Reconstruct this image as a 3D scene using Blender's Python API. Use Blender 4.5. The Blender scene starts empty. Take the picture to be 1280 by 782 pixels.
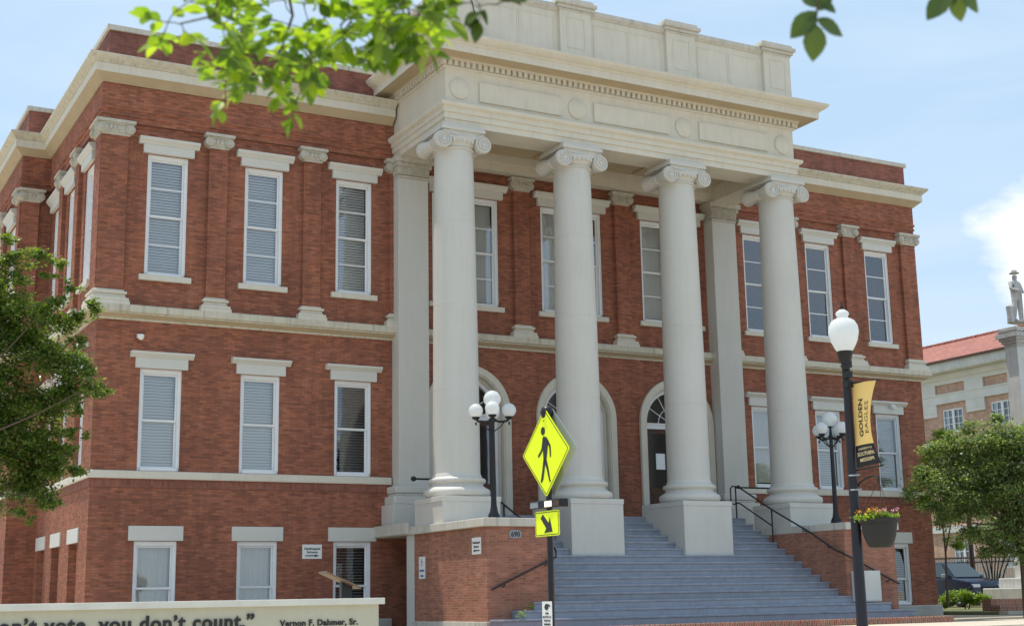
import bpy, bmesh, math, random
from math import sin, cos, tan, pi, radians, sqrt, atan2
from mathutils import Vector, Matrix, Quaternion
random.seed(7)
S = bpy.context.scene
COL = S.collection

# ------------------------------------------------------------------ camera
CAM = Vector((-21.6854, -35.7948, 1.6)); YAW, PIT, ROL, FPX = 0.49936, 0.20419, -0.018447, 1723.04
_fw = Vector((sin(YAW)*cos(PIT), cos(YAW)*cos(PIT), sin(PIT)))
_rt = Vector((cos(YAW), -sin(YAW), 0)); _up = _rt.cross(_fw)
_r2 = _rt*cos(ROL) + _up*sin(ROL); _u2 = -_rt*sin(ROL) + _up*cos(ROL)
cd = bpy.data.cameras.new('camera'); cam = bpy.data.objects.new('camera', cd); COL.objects.link(cam)
cam.matrix_world = Matrix(((_r2.x, _u2.x, -_fw.x, CAM.x), (_r2.y, _u2.y, -_fw.y, CAM.y), (_r2.z, _u2.z, -_fw.z, CAM.z), (0, 0, 0, 1)))
cd.sensor_width = 36; cd.lens = FPX/1280*36; cd.clip_end = 4000; cd.clip_start = .1
cd.dof.use_dof = True; cd.dof.focus_distance = 36; cd.dof.aperture_fstop = 4.4
S.camera = cam

def ray(u, v): return _fw + _r2*((u-640)/FPX) - _u2*((v-391)/FPX)
# ------------------------------------------------------------------ light
SUN_EL, SUN_A = radians(74.5), radians(32)       # sun stands behind the building, a little to its left
sdir = Vector((-sin(SUN_A)*cos(SUN_EL), cos(SUN_A)*cos(SUN_EL), sin(SUN_EL)))
sl = bpy.data.lights.new('sun', 'SUN'); so = bpy.data.objects.new('sun', sl); COL.objects.link(so)
sl.energy = 4.2; sl.angle = radians(.5); sl.color = (1, .94, .84)
so.rotation_euler = (-sdir).to_track_quat('-Z', 'Y').to_euler()
W = bpy.data.worlds.new('World'); S.world = W; W.use_nodes = True
nt = W.node_tree; nt.nodes.clear()
def N(t, k, **kw):
    n = t.nodes.new(k)
    for a, b in kw.items(): setattr(n, a, b)
    return n
sky = N(nt, 'ShaderNodeTexSky', sky_type='NISHITA', sun_disc=False, sun_elevation=SUN_EL, sun_rotation=-SUN_A,
        air_density=1.0, dust_density=1.2, ozone_density=1.0)
bg = N(nt, 'ShaderNodeBackground'); bg.inputs[1].default_value = .15
wo = N(nt, 'ShaderNodeOutputWorld')
tc = N(nt, 'ShaderNodeTexCoord')
ns = N(nt, 'ShaderNodeTexNoise'); ns.inputs['Scale'].default_value = 5.5; ns.inputs['Detail'].default_value = 8; ns.inputs['Roughness'].default_value = .62
mp = N(nt, 'ShaderNodeMapping'); mp.inputs['Scale'].default_value = (1, 1, 2.2)
nt.links.new(tc.outputs['Generated'], mp.inputs[0]); nt.links.new(mp.outputs[0], ns.inputs['Vector'])
# one cumulus low on the right, plus thin veils
cdir = ray(1345, 285).normalized()
dot = N(nt, 'ShaderNodeVectorMath', operation='DISTANCE'); dot.inputs[1].default_value = cdir
nt.links.new(tc.outputs['Generated'], dot.inputs[0])
m1 = N(nt, 'ShaderNodeMath', operation='MULTIPLY_ADD'); m1.inputs[1].default_value = -9; m1.inputs[2].default_value = .74
nt.links.new(dot.outputs['Value'], m1.inputs[0])
m2 = N(nt, 'ShaderNodeMath', operation='ADD'); nt.links.new(m1.outputs[0], m2.inputs[0]); nt.links.new(ns.outputs['Fac'], m2.inputs[1])
cr = N(nt, 'ShaderNodeMapRange'); cr.inputs['From Min'].default_value = .60; cr.inputs['From Max'].default_value = .80
nt.links.new(m2.outputs[0], cr.inputs['Value'])
ns2 = N(nt, 'ShaderNodeTexNoise'); ns2.inputs['Scale'].default_value = 3.0; ns2.inputs['Detail'].default_value = 9; ns2.inputs['Distortion'].default_value = .6
mp2 = N(nt, 'ShaderNodeMapping'); mp2.inputs['Scale'].default_value = (1.2, .8, 5); mp2.inputs['Location'].default_value = (.3, .2, .1)
nt.links.new(tc.outputs['Generated'], mp2.inputs[0]); nt.links.new(mp2.outputs[0], ns2.inputs['Vector'])
cr2 = N(nt, 'ShaderNodeMapRange'); cr2.inputs['From Min'].default_value = .45; cr2.inputs['From Max'].default_value = .85; cr2.inputs['To Max'].default_value = .34
nt.links.new(ns2.outputs['Fac'], cr2.inputs['Value'])
mx = N(nt, 'ShaderNodeMath', operation='MAXIMUM'); nt.links.new(cr.outputs[0], mx.inputs[0]); nt.links.new(cr2.outputs[0], mx.inputs[1])
hz = N(nt, 'ShaderNodeMix', data_type='RGBA'); hz.inputs['Factor'].default_value = .78; nt.links.new(sky.outputs[0], hz.inputs['A']); hz.inputs['B'].default_value = (3.55, 4.8, 6.1, 1)
mc = N(nt, 'ShaderNodeMix', data_type='RGBA'); nt.links.new(mx.outputs[0], mc.inputs['Factor'])
nt.links.new(hz.outputs['Result'], mc.inputs['A']); mc.inputs['B'].default_value = (6.9, 7.0, 7.1, 1)
nt.links.new(mc.outputs['Result'], bg.inputs[0]); nt.links.new(bg.outputs[0], wo.inputs[0])
S.view_settings.view_transform = 'Standard'; S.view_settings.look = 'None'
S.view_settings.exposure = 0.17; S.view_settings.gamma = 1
S.render.engine = 'CYCLES'; S.cycles.max_bounces = 8; S.cycles.diffuse_bounces = 5; S.cycles.transparent_max_bounces = 16

# ------------------------------------------------------------------ pixel helpers (turn a pixel of the photo into a point at a real distance)
def ray(u, v): return _fw + _r2*((u-640)/FPX) - _u2*((v-391)/FPX)
def at(u, v, d): return CAM + ray(u, v)*d
def on(u, v, ax, val):
    d = ray(u, v); return CAM + d*((val-CAM[ax])/d[ax])

# ------------------------------------------------------------------ materials
MATS = {}
def mat(name, col, rough=.7, metal=0, var=0, vscale=1.5, vcol=None, bump=0, bscale=40, stretch=(1, 1, 1), spec=.4, streak=0, streakcol=(.12, .12, .10), rnd=0):
    m = bpy.data.materials.new(name); m.use_nodes = True; t = m.node_tree; b = t.nodes['Principled BSDF']
    b.inputs['Base Color'].default_value = (*col, 1); b.inputs['Roughness'].default_value = rough; b.inputs['Metallic'].default_value = metal
    b.inputs['Specular IOR Level'].default_value = spec
    g = N(t, 'ShaderNodeNewGeometry'); src = None
    if var:
        mpn = N(t, 'ShaderNodeMapping'); mpn.inputs['Scale'].default_value = stretch; t.links.new(g.outputs['Position'], mpn.inputs[0])
        n = N(t, 'ShaderNodeTexNoise'); n.inputs['Scale'].default_value = vscale; n.inputs['Detail'].default_value = 6; n.inputs['Roughness'].default_value = .6
        t.links.new(mpn.outputs[0], n.inputs['Vector'])
        r = N(t, 'ShaderNodeMapRange'); r.inputs['From Min'].default_value = .35; r.inputs['From Max'].default_value = .68; r.inputs['To Max'].default_value = var
        t.links.new(n.outputs['Fac'], r.inputs['Value'])
        x = N(t, 'ShaderNodeMix', data_type='RGBA'); x.inputs['A'].default_value = (*col, 1); x.inputs['B'].default_value = (*(vcol or [c*.6 for c in col]), 1)
        t.links.new(r.outputs[0], x.inputs['Factor']); src = x.outputs['Result']
    if streak:
        mpn = N(t, 'ShaderNodeMapping'); mpn.inputs['Scale'].default_value = (9, 9, .7); t.links.new(g.outputs['Position'], mpn.inputs[0])
        n = N(t, 'ShaderNodeTexNoise'); n.inputs['Scale'].default_value = .9; n.inputs['Detail'].default_value = 8; n.inputs['Roughness'].default_value = .7
        t.links.new(mpn.outputs[0], n.inputs['Vector'])
        r = N(t, 'ShaderNodeMapRange'); r.inputs['From Min'].default_value = .5; r.inputs['From Max'].default_value = .75; r.inputs['To Max'].default_value = streak
        t.links.new(n.outputs['Fac'], r.inputs['Value'])
        x = N(t, 'ShaderNodeMix', data_type='RGBA'); x.inputs['B'].default_value = (*streakcol, 1)
        if src: t.links.new(src, x.inputs['A'])
        else: x.inputs['A'].default_value = (*col, 1)
        t.links.new(r.outputs[0], x.inputs['Factor']); src = x.outputs['Result']
    if rnd:
        hs = N(t, 'ShaderNodeHueSaturation'); mr = N(t, 'ShaderNodeMapRange'); mr.inputs['To Min'].default_value = 1-rnd; mr.inputs['To Max'].default_value = 1+rnd
        t.links.new(g.outputs['Random Per Island'], mr.inputs['Value']); t.links.new(mr.outputs[0], hs.inputs['Value'])
        if src: t.links.new(src, hs.inputs['Color'])
        else: hs.inputs['Color'].default_value = (*col, 1)
        src = hs.outputs[0]
    if src: t.links.new(src, b.inputs['Base Color'])
    if bump:
        n = N(t, 'ShaderNodeTexNoise'); n.inputs['Scale'].default_value = bscale; n.inputs['Detail'].default_value = 4; t.links.new(g.outputs['Position'], n.inputs['Vector'])
        bp = N(t, 'ShaderNodeBump'); bp.inputs['Strength'].default_value = bump; bp.inputs['Distance'].default_value = .02
        t.links.new(n.outputs['Fac'], bp.inputs['Height']); t.links.new(bp.outputs[0], b.inputs['Normal'])
    MATS[name] = m; return m
def brick(name, c1, c2, mortar, stain=.25, staincol=(.07, .035, .03), bw=.21, rh=.072, soldier=False, flat=False, ms=.011):
    m = bpy.data.materials.new(name); m.use_nodes = True; t = m.node_tree; b = t.nodes['Principled BSDF']; b.inputs['Roughness'].default_value = .88
    b.inputs['Specular IOR Level'].default_value = .25
    g = N(t, 'ShaderNodeNewGeometry'); sx = N(t, 'ShaderNodeSeparateXYZ'); t.links.new(g.outputs['Position'], sx.inputs[0])
    ad = N(t, 'ShaderNodeMath', operation='ADD'); t.links.new(sx.outputs[0], ad.inputs[0]); t.links.new(sx.outputs[1], ad.inputs[1])
    cx = N(t, 'ShaderNodeCombineXYZ')
    if flat: t.links.new(sx.outputs[0], cx.inputs[0]); t.links.new(sx.outputs[1], cx.inputs[1])
    elif soldier: t.links.new(ad.outputs[0], cx.inputs[1]); t.links.new(sx.outputs[2], cx.inputs[0])
    else: t.links.new(ad.outputs[0], cx.inputs[0]); t.links.new(sx.outputs[2], cx.inputs[1])
    br = N(t, 'ShaderNodeTexBrick'); br.inputs['Scale'].default_value = 1; br.inputs['Brick Width'].default_value = bw; br.inputs['Row Height'].default_value = rh
    br.inputs['Mortar Size'].default_value = ms; br.inputs['Mortar Smooth'].default_value = .3; br.inputs['Bias'].default_value = -.1
    br.inputs['Color1'].default_value = (*c1, 1); br.inputs['Color2'].default_value = (*c2, 1); br.inputs['Mortar'].default_value = (*mortar, 1)
    t.links.new(cx.outputs[0], br.inputs['Vector'])
    # runs of paler and darker bricks
    mp_ = N(t, 'ShaderNodeMapping'); mp_.inputs['Scale'].default_value = (1.6, 9, 1); t.links.new(cx.outputs[0], mp_.inputs[0])
    n = N(t, 'ShaderNodeTexNoise'); n.inputs['Scale'].default_value = 1.3; n.inputs['Detail'].default_value = 5; n.inputs['Roughness'].default_value = .7; t.links.new(mp_.outputs[0], n.inputs['Vector'])
    r = N(t, 'ShaderNodeMapRange'); r.inputs['From Min'].default_value = .3; r.inputs['From Max'].default_value = .7; r.inputs['To Min'].default_value = .82; r.inputs['To Max'].default_value = 1.2
    t.links.new(n.outputs['Fac'], r.inputs['Value'])
    hs = N(t, 'ShaderNodeHueSaturation'); t.links.new(br.outputs['Color'], hs.inputs['Color']); t.links.new(r.outputs[0], hs.inputs['Value'])
    n2 = N(t, 'ShaderNodeTexNoise'); n2.inputs['Scale'].default_value = .45; n2.inputs['Detail'].default_value = 7; n2.inputs['Roughness'].default_value = .65; t.links.new(g.outputs['Position'], n2.inputs['Vector'])
    r2 = N(t, 'ShaderNodeMapRange'); r2.inputs['From Min'].default_value = .45; r2.inputs['From Max'].default_value = .75; r2.inputs['To Max'].default_value = stain
    t.links.new(n2.outputs['Fac'], r2.inputs['Value'])
    x = N(t, 'ShaderNodeMix', data_type='RGBA'); t.links.new(hs.outputs[0], x.inputs['A']); x.inputs['B'].default_value = (*staincol, 1); t.links.new(r2.outputs[0], x.inputs['Factor'])
    mp3 = N(t, 'ShaderNodeMapping'); mp3.inputs['Scale'].default_value = (3.2, .35, 1); t.links.new(cx.outputs[0], mp3.inputs[0])
    n3 = N(t, 'ShaderNodeTexNoise'); n3.inputs['Scale'].default_value = 1; n3.inputs['Detail'].default_value = 6; n3.inputs['Roughness'].default_value = .7; t.links.new(mp3.outputs[0], n3.inputs['Vector'])
    r3 = N(t, 'ShaderNodeMapRange'); r3.inputs['From Min'].default_value = .35; r3.inputs['From Max'].default_value = .7; r3.inputs['To Min'].default_value = 1.12; r3.inputs['To Max'].default_value = .8
    t.links.new(n3.outputs['Fac'], r3.inputs['Value']); h3 = N(t, 'ShaderNodeHueSaturation'); t.links.new(x.outputs['Result'], h3.inputs['Color']); t.links.new(r3.outputs[0], h3.inputs['Value'])
    t.links.new(h3.outputs[0], b.inputs['Base Color'])
    bp = N(t, 'ShaderNodeBump'); bp.inputs['Strength'].default_value = .5; bp.inputs['Distance'].default_value = .008; bp.invert = True
    t.links.new(br.outputs['Fac'], bp.inputs['Height']); t.links.new(bp.outputs[0], b.inputs['Normal'])
    MATS[name] = m; return m
M = MATS
brick('brick', (.41, .142, .078), (.22, .078, .048), (.235, .12, .085), stain=.4, rh=.067)
brick('brick_course', (.34, .12, .078), (.22, .078, .054), (.22, .12, .09), soldier=True, stain=.3)
brick('brick_parapet', (.33, .115, .08), (.22, .08, .06), (.2, .12, .10), stain=.75, staincol=(.07, .04, .04))
brick('brick_podium', (.43, .17, .105), (.27, .10, .066), (.31, .20, .15), stain=.6, staincol=(.19, .11, .08), bw=.2, rh=.062)
brick('brick_soldier', (.40, .145, .09), (.27, .095, .065), (.42, .33, .27), soldier=True, stain=.3)
brick('brick_pave', (.32, .13, .09), (.22, .09, .065), (.25, .18, .14), flat=True, rh=.1)
brick('brick_tan', (.56, .31, .20), (.38, .19, .125), (.6, .52, .44), stain=.1)
mat('cream', (.66, .615, .515), .62, var=.35, vscale=1.6, vcol=(.54, .50, .41), streak=.26, streakcol=(.33, .31, .26), bump=.08, bscale=18)
mat('column_paint', (.60, .585, .535), .5, var=.4, vscale=1.0, vcol=(.53, .51, .45), streak=.2, streakcol=(.40, .375, .32), bump=.08, bscale=25)
mat('lichen_stone', (.60, .56, .45), .8, var=.35, vscale=3, vcol=(.42, .38, .27), streak=.75, streakcol=(.2, .18, .13))
mat('carved_stone', (.56, .53, .45), .8, var=.55, vscale=7, vcol=(.36, .33, .27), bump=.9, bscale=30)
mat('lintel', (.62, .61, .56), .6, var=.25, vscale=2, vcol=(.52, .50, .45), streak=.12, streakcol=(.35, .34, .3))
mat('window_paint', (.78, .79, .80), .45, var=.12, vscale=3)
mat('blind', (.85, .85, .83), .5)
mat('blind_grey', (.8, .79, .76), .5)
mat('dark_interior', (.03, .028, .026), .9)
mat('curtain', (.78, .77, .72), .9, var=.3, vscale=4, stretch=(6, 6, .3))
mat('stair_paint', (.32, .345, .40), .6, var=.7, vscale=1.8, vcol=(.235, .255, .30), streak=.3, streakcol=(.12, .13, .15), bump=.1)
mat('stair_nose', (.32, .345, .40), .55, var=.8, vscale=4, vcol=(.20, .22, .265))
mat('concrete', (.46, .44, .39), .85, var=.5, vscale=1.2, vcol=(.33, .315, .28), bump=.3, bscale=30, streak=.2, streakcol=(.25, .24, .22))
mat('coping_stone', (.58, .55, .48), .8, var=.4, vscale=2, vcol=(.42, .39, .33), streak=.6, streakcol=(.2, .19, .165))
mat('memorial_stone', (.53, .51, .40), .75, var=.5, vscale=2.0, vcol=(.44, .42, .31), streak=.25, streakcol=(.38, .38, .27), bump=.15)
mat('memorial_cap', (.68, .67, .60), .7, var=.3, vscale=3)
mat('letter_black', (.02, .02, .022), .4)
mat('pole_black', (.009, .01, .012), .4, spec=.4)
mat('iron_blue', (.010, .013, .026), .45, spec=.4, var=.3, vscale=6)
mat('rail_black', (.015, .016, .02), .35)
mat('metal_grey', (.33, .36, .39), .6)
mat('box_grey', (.62, .63, .60), .5, var=.2)
mat('wood_dark', (.085, .04, .022), .35, var=.4, vscale=6, stretch=(5, 5, .6))
mat('paper', (.8, .82, .82), .7)
mat('sign_white', (.78, .78, .76), .5)
mat('sign_blue', (.03, .12, .40), .5)
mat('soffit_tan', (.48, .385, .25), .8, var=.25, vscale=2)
mat('asphalt', (.07, .07, .072), .9, var=.4, vscale=.8, bump=.3)
mat('sidewalk', (.53, .47, .375), .9, var=.4, vscale=.8, vcol=(.43, .38, .30), bump=.2)
mat('grass_ground', (.13, .15, .055), .95, var=.6, vscale=2, vcol=(.2, .17, .10), bump=.6)
mat('plaza', (.40, .345, .26), .9, var=.5, vscale=.5, vcol=(.32, .27, .2), bump=.2)
mat('white_stone', (.66, .66, .63), .8, var=.45, vscale=1.6, vcol=(.42, .43, .42), streak=.45, streakcol=(.2, .21, .22))
mat('statue_stone', (.52, .52, .50), .8, var=.6, vscale=6, vcol=(.25, .26, .27))
mat('bark', (.13, .09, .065), .9, var=.5, vscale=6, stretch=(1, 1, .3), bump=.6)
mat('bark_thin', (.10, .075, .05), .9)
mat('car_paint', (.008, .017, .045), .18, spec=.6)
mat('tyre', (.02, .02, .02), .9)
mat('rim', (.5, .5, .52), .3, metal=.8)
mat('planter', (.028, .027, .026), .7, bump=.3, bscale=15)
mat('banner_gold', (.86, .60, .20), .7, var=.18, vscale=3, vcol=(.93, .72, .36))
mat('banner_black', (.02, .02, .02), .7)
mat('banner_cream', (.85, .70, .40), .7)
mat('petal_pink', (.80, .38, .48), .6, rnd=.3); mat('petal_yellow', (.85, .58, .05), .6, rnd=.25); mat('petal_orange', (.85, .25, .03), .6, rnd=.2)
mat('soil', (.05, .035, .025), 1)
mat('plate_grey', (.26, .27, .30), .5)
mat('plaque_brown', (.20, .135, .08), .45, var=.5, vscale=5)
mat('bg_trim', (.70, .69, .64), .7, var=.3, vscale=1)
mat('lead', (.2, .19, .17), .7)
mat('picket', (.7, .69, .66), .6)
# red clay tiles in rows
m = mat('tile', (.55, .17, .10), .8, rnd=0); t = m.node_tree; b = t.nodes['Principled BSDF']
g = N(t, 'ShaderNodeNewGeometry'); sx = N(t, 'ShaderNodeSeparateXYZ'); t.links.new(g.outputs['Position'], sx.inputs[0]); cx = N(t, 'ShaderNodeCombineXYZ')
t.links.new(sx.outputs[1], cx.inputs[1]); t.links.new(sx.outputs[0], cx.inputs[0])
br = N(t, 'ShaderNodeTexBrick'); br.inputs['Scale'].default_value = 1; br.inputs['Brick Width'].default_value = .5; br.inputs['Row Height'].default_value = .27
br.inputs['Color1'].default_value = (.37, .15, .11, 1); br.inputs['Color2'].default_value = (.25, .095, .07, 1); br.inputs['Mortar'].default_value = (.25, .08, .06, 1); br.inputs['Mortar Size'].default_value = .03
t.links.new(cx.outputs[0], br.inputs['Vector']); t.links.new(br.outputs['Color'], b.inputs['Base Color'])
# fluorescent sign sheeting (a saturated yellow-green paint, gives a little light back)
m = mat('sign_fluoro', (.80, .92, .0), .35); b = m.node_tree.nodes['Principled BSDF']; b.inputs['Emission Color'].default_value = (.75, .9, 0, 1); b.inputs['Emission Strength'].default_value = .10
m = mat('lamp_lit', (.9, .85, .7), .3); b = m.node_tree.nodes['Principled BSDF']; b.inputs['Emission Color'].default_value = (1, .83, .55, 1); b.inputs['Emission Strength'].default_value = 1.2
mat('reflector', (.55, .57, .6), .15, metal=.7)
def translucent(name, col, tr, rough=.4, rnd=.35, mixf=.45, hue=.02, noise=0):
    m = bpy.data.materials.new(name); m.use_nodes = True; t = m.node_tree; b = t.nodes['Principled BSDF']; out = t.nodes['Material Output']
    g = N(t, 'ShaderNodeNewGeometry'); b.inputs['Roughness'].default_value = rough
    outs = []
    for c in (col, tr):
        hs = N(t, 'ShaderNodeHueSaturation'); hs.inputs['Color'].default_value = (*c, 1)
        mr = N(t, 'ShaderNodeMapRange'); mr.inputs['To Min'].default_value = 1-rnd; mr.inputs['To Max'].default_value = 1+rnd
        mh = N(t, 'ShaderNodeMapRange'); mh.inputs['To Min'].default_value = .5+hue; mh.inputs['To Max'].default_value = .5-hue
        t.links.new(g.outputs['Random Per Island'], mr.inputs['Value']); t.links.new(g.outputs['Random Per Island'], mh.inputs['Value'])
        t.links.new(mr.outputs[0], hs.inputs['Value']); t.links.new(mh.outputs[0], hs.inputs['Hue']); outs.append(hs.outputs[0])
    t.links.new(outs[0], b.inputs['Base Color'])
    tl = N(t, 'ShaderNodeBsdfTranslucent'); t.links.new(outs[1], tl.inputs['Color'])
    mxs = N(t, 'ShaderNodeMixShader'); mxs.inputs[0].default_value = mixf
    t.links.new(b.outputs[0], mxs.inputs[1]); t.links.new(tl.outputs[0], mxs.inputs[2]); t.links.new(mxs.outputs[0], out.inputs[0])
    MATS[name] = m; return m
translucent('leaf_near', (.08, .14, .018), (.36, .56, .014), rnd=.5, mixf=.5)
translucent('leaf_shaded', (.05, .085, .02), (.09, .16, .012), rnd=.3, mixf=.35)  # shade of the canopy above is painted into this darker, less translucent leaf colour
translucent('leaf_left', (.085, .135, .03), (.24, .36, .03), rnd=.5, mixf=.42)
translucent('leaf_right', (.15, .205, .08), (.34, .46, .08), rnd=.45, mixf=.42)
translucent('leaf_yellow', (.20, .27, .05), (.45, .6, .06), rnd=.4, mixf=.45)
translucent('leaf_shrub', (.17, .26, .03), (.3, .45, .03), rnd=.3)
translucent('frosted_glass', (.86, .88, .88), (.9, .92, .92), rough=.25, rnd=0, hue=0, mixf=.5)
def glassmat(name, tint, tr, base=.05):
    m = bpy.data.materials.new(name); m.use_nodes = True; t = m.node_tree; t.nodes.clear(); out = N(t, 'ShaderNodeOutputMaterial')
    tp = N(t, 'ShaderNodeBsdfTransparent'); tp.inputs[0].default_value = (*tint, 1); gl = N(t, 'ShaderNodeBsdfGlossy'); gl.inputs['Roughness'].default_value = .02
    gl.inputs[0].default_value = (.95, .97, 1, 1)
    fr = N(t, 'ShaderNodeFresnel'); fr.inputs[0].default_value = 1.5
    nn = N(t, 'ShaderNodeTexNoise'); nn.inputs['Scale'].default_value = 1.3; bp = N(t, 'ShaderNodeBump'); bp.inputs['Strength'].default_value = .05; bp.inputs['Distance'].default_value = .05
    g = N(t, 'ShaderNodeNewGeometry'); t.links.new(g.outputs['Position'], nn.inputs['Vector']); t.links.new(nn.outputs['Fac'], bp.inputs['Height']); t.links.new(bp.outputs[0], gl.inputs['Normal'])
    ad = N(t, 'ShaderNodeMath', operation='MULTIPLY_ADD'); ad.inputs[1].default_value = tr; ad.inputs[2].default_value = base; t.links.new(fr.outputs[0], ad.inputs[0])
    mxs = N(t, 'ShaderNodeMixShader'); t.links.new(ad.outputs[0], mxs.inputs[0]); t.links.new(tp.outputs[0], mxs.inputs[1]); t.links.new(gl.outputs[0], mxs.inputs[2]); t.links.new(mxs.outputs[0], out.inputs[0])
    MATS[name] = m
glassmat('glass', (.9, .92, .92), 1.6, .10)
glassmat('car_glass', (.12, .14, .15), 1.5, .1)

# ------------------------------------------------------------------ mesh builder
WORLD = {}
class MB:
    def __init__(s, T=None): s.v = []; s.f = []; s.T = T
    def add(s, vs, fs):
        o = len(s.v); s.v += [(s.T(*p) if s.T else tuple(p)) for p in vs]; s.f += [tuple(i+o for i in f) for f in fs]; return s
    def box(s, x0, x1, y0, y1, z0, z1):
        return s.add([(x0, y0, z0), (x1, y0, z0), (x1, y1, z0), (x0, y1, z0), (x0, y0, z1), (x1, y0, z1), (x1, y1, z1), (x0, y1, z1)],
                     [(0, 3, 2, 1), (4, 5, 6, 7), (0, 1, 5, 4), (1, 2, 6, 5), (2, 3, 7, 6), (3, 0, 4, 7)])
    def quad(s, *p): return s.add(p, [tuple(range(len(p)))])
    def prism(s, poly, a, b, f):      # poly 2D, f(u,v,w) -> xyz
        n = len(poly); return s.add([f(u, v, a) for u, v in poly]+[f(u, v, b) for u, v in poly],
            [tuple(range(n))[::-1], tuple(range(n, 2*n))]+[(i, (i+1) % n, n+(i+1) % n, n+i) for i in range(n)])
    def lathe(s, prof, c, seg=32, axis=2):
        vs = []; fs = []; n = len(prof)
        for i in range(seg):
            a = 2*pi*i/seg
            for r, h in prof:
                p = (r*cos(a), r*sin(a), h)
                if axis == 1: p = (r*cos(a), h, r*sin(a))
                if axis == 0: p = (h, r*cos(a), r*sin(a))
                vs.append((c[0]+p[0], c[1]+p[1], c[2]+p[2]))
        for i in range(seg):
            j = (i+1) % seg
            for k in range(n-1): fs.append((i*n+k, j*n+k, j*n+k+1, i*n+k+1))
        if prof[0][0] > 1e-4: fs.append(tuple(i*n for i in range(seg))[::-1])
        if prof[-1][0] > 1e-4: fs.append(tuple(i*n+n-1 for i in range(seg)))
        return s.add(vs, fs)
    def tube(s, pts, r, seg=8, cap=True):
        pts = [Vector(p) for p in pts]; rs = r if isinstance(r, (list, tuple)) else [r]*len(pts); vs = []; fs = []
        ref = None
        for i, p in enumerate(pts):
            d = (pts[min(i+1, len(pts)-1)]-pts[max(i-1, 0)]).normalized()
            if ref is None: ref = Vector((0, 0, 1)) if abs(d.z) < .9 else Vector((1, 0, 0))
            a = d.cross(ref).normalized(); b = a.cross(d).normalized(); ref = b
            for k in range(seg):
                t = 2*pi*k/seg; q = p+(a*cos(t)+b*sin(t))*rs[i]; vs.append(tuple(q))
        for i in range(len(pts)-1):
            for k in range(seg):
                k2 = (k+1) % seg; fs.append((i*seg+k, i*seg+k2, (i+1)*seg+k2, (i+1)*seg+k))
        if cap: fs.append(tuple(range(seg))[::-1]); fs.append(tuple((len(pts)-1)*seg+k for k in range(seg)))
        return s.add(vs, fs)
    def sweep(s, path, prof, closed=False, close_prof=True):   # path: XY points, outward = left of travel; prof: (offset, z)
        n = len(path); P = [Vector(p) for p in path]; offs = []
        for i in range(n):
            a = P[i]-P[i-1] if (i > 0 or closed) else None; b = P[(i+1) % n]-P[i] if (i < n-1 or closed) else None
            na = Vector((-a.y, a.x)).normalized() if a is not None else None; nb = Vector((-b.y, b.x)).normalized() if b is not None else None
            if na is None: o = nb
            elif nb is None: o = na
            else: o = (na+nb)/(1+na.dot(nb))
            offs.append(o)
        m = len(prof); vs = []
        for i in range(n):
            for o, z in prof: q = P[i]+offs[i]*o; vs.append((q.x, q.y, z))
        fs = []
        for i in range(n if closed else n-1):
            j = (i+1) % n
            for k in range(m if close_prof else m-1):
                k2 = (k+1) % m; fs.append((i*m+k, j*m+k, j*m+k2, i*m+k2))
        if close_prof and not closed: fs.append(tuple(range(m))); fs.append(tuple((n-1)*m+k for k in range(m))[::-1])
        return s.add(vs, fs)
    def build(s, name, ma, parent=None, smooth=False, bevel=0, recalc=True, origin=None, angle=40):
        xs = [p[0] for p in s.v]; ys = [p[1] for p in s.v]; zs = [p[2] for p in s.v]
        o = Vector(origin) if origin else Vector(((min(xs)+max(xs))/2, (min(ys)+max(ys))/2, min(zs)))
        me = bpy.data.meshes.new(name); me.from_pydata([(x-o.x, y-o.y, z-o.z) for x, y, z in s.v], [], s.f)
        if recalc:
            bm = bmesh.new(); bm.from_mesh(me); bmesh.ops.recalc_face_normals(bm, faces=bm.faces); bm.to_mesh(me); bm.free()
        me.materials.append(M[ma] if isinstance(ma, str) else ma)
        if smooth:
            me.polygons.foreach_set('use_smooth', [True]*len(me.polygons))
            me.set_sharp_from_angle(angle=radians(angle))
        ob = bpy.data.objects.new(name, me); COL.objects.link(ob)
        if bevel:
            md = ob.modifiers.new('bevel', 'BEVEL'); md.width = bevel; md.segments = 2; md.limit_method = 'ANGLE'; md.harden_normals = False
        WORLD[ob] = o
        if parent: ob.parent = parent; ob.location = o-WORLD[parent]
        else: ob.location = o
        return ob
def tag(o, label=None, cat=None, group=None, kind=None):
    if label: o['label'] = label
    if cat: o['category'] = cat
    if group: o['group'] = group
    if kind: o['kind'] = kind
    return o
def thing(name, label, cat, loc, group=None):
    o = bpy.data.objects.new(name, None); COL.objects.link(o); o.location = loc; o.empty_display_size = .3; WORLD[o] = Vector(loc); return tag(o, label, cat, group)
def struct(name, mb, ma, **k): return tag(mb.build(name, ma, **k), kind='structure')
def text(name, s, size, ma, parent, origin, xdir, ydir, ext=.004, bold=0, align='CENTER', squeeze=1, spacing=1, valign='BOTTOM_BASELINE'):
    c = bpy.data.curves.new('t', 'FONT'); c.body = s; c.size = size; c.extrude = ext; c.offset = bold; c.align_x = align; c.space_character = spacing; c.resolution_u = 3; c.space_line = .85
    c.align_y = valign
    tmp = bpy.data.objects.new('t', c); COL.objects.link(tmp); bpy.context.view_layer.update()
    me = bpy.data.meshes.new_from_object(tmp.evaluated_get(bpy.context.evaluated_depsgraph_get())); bpy.data.objects.remove(tmp)
    X = Vector(xdir).normalized(); Y = Vector(ydir).normalized(); Z = X.cross(Y); o = Vector(origin)
    mb = MB(); mb.v = [tuple(o+X*v.co.x*squeeze+Y*v.co.y+Z*v.co.z) for v in me.vertices]; mb.f = [tuple(p.vertices) for p in me.polygons]
    bpy.data.meshes.remove(me)
    return mb.build(name, ma, parent, recalc=False)
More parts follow.
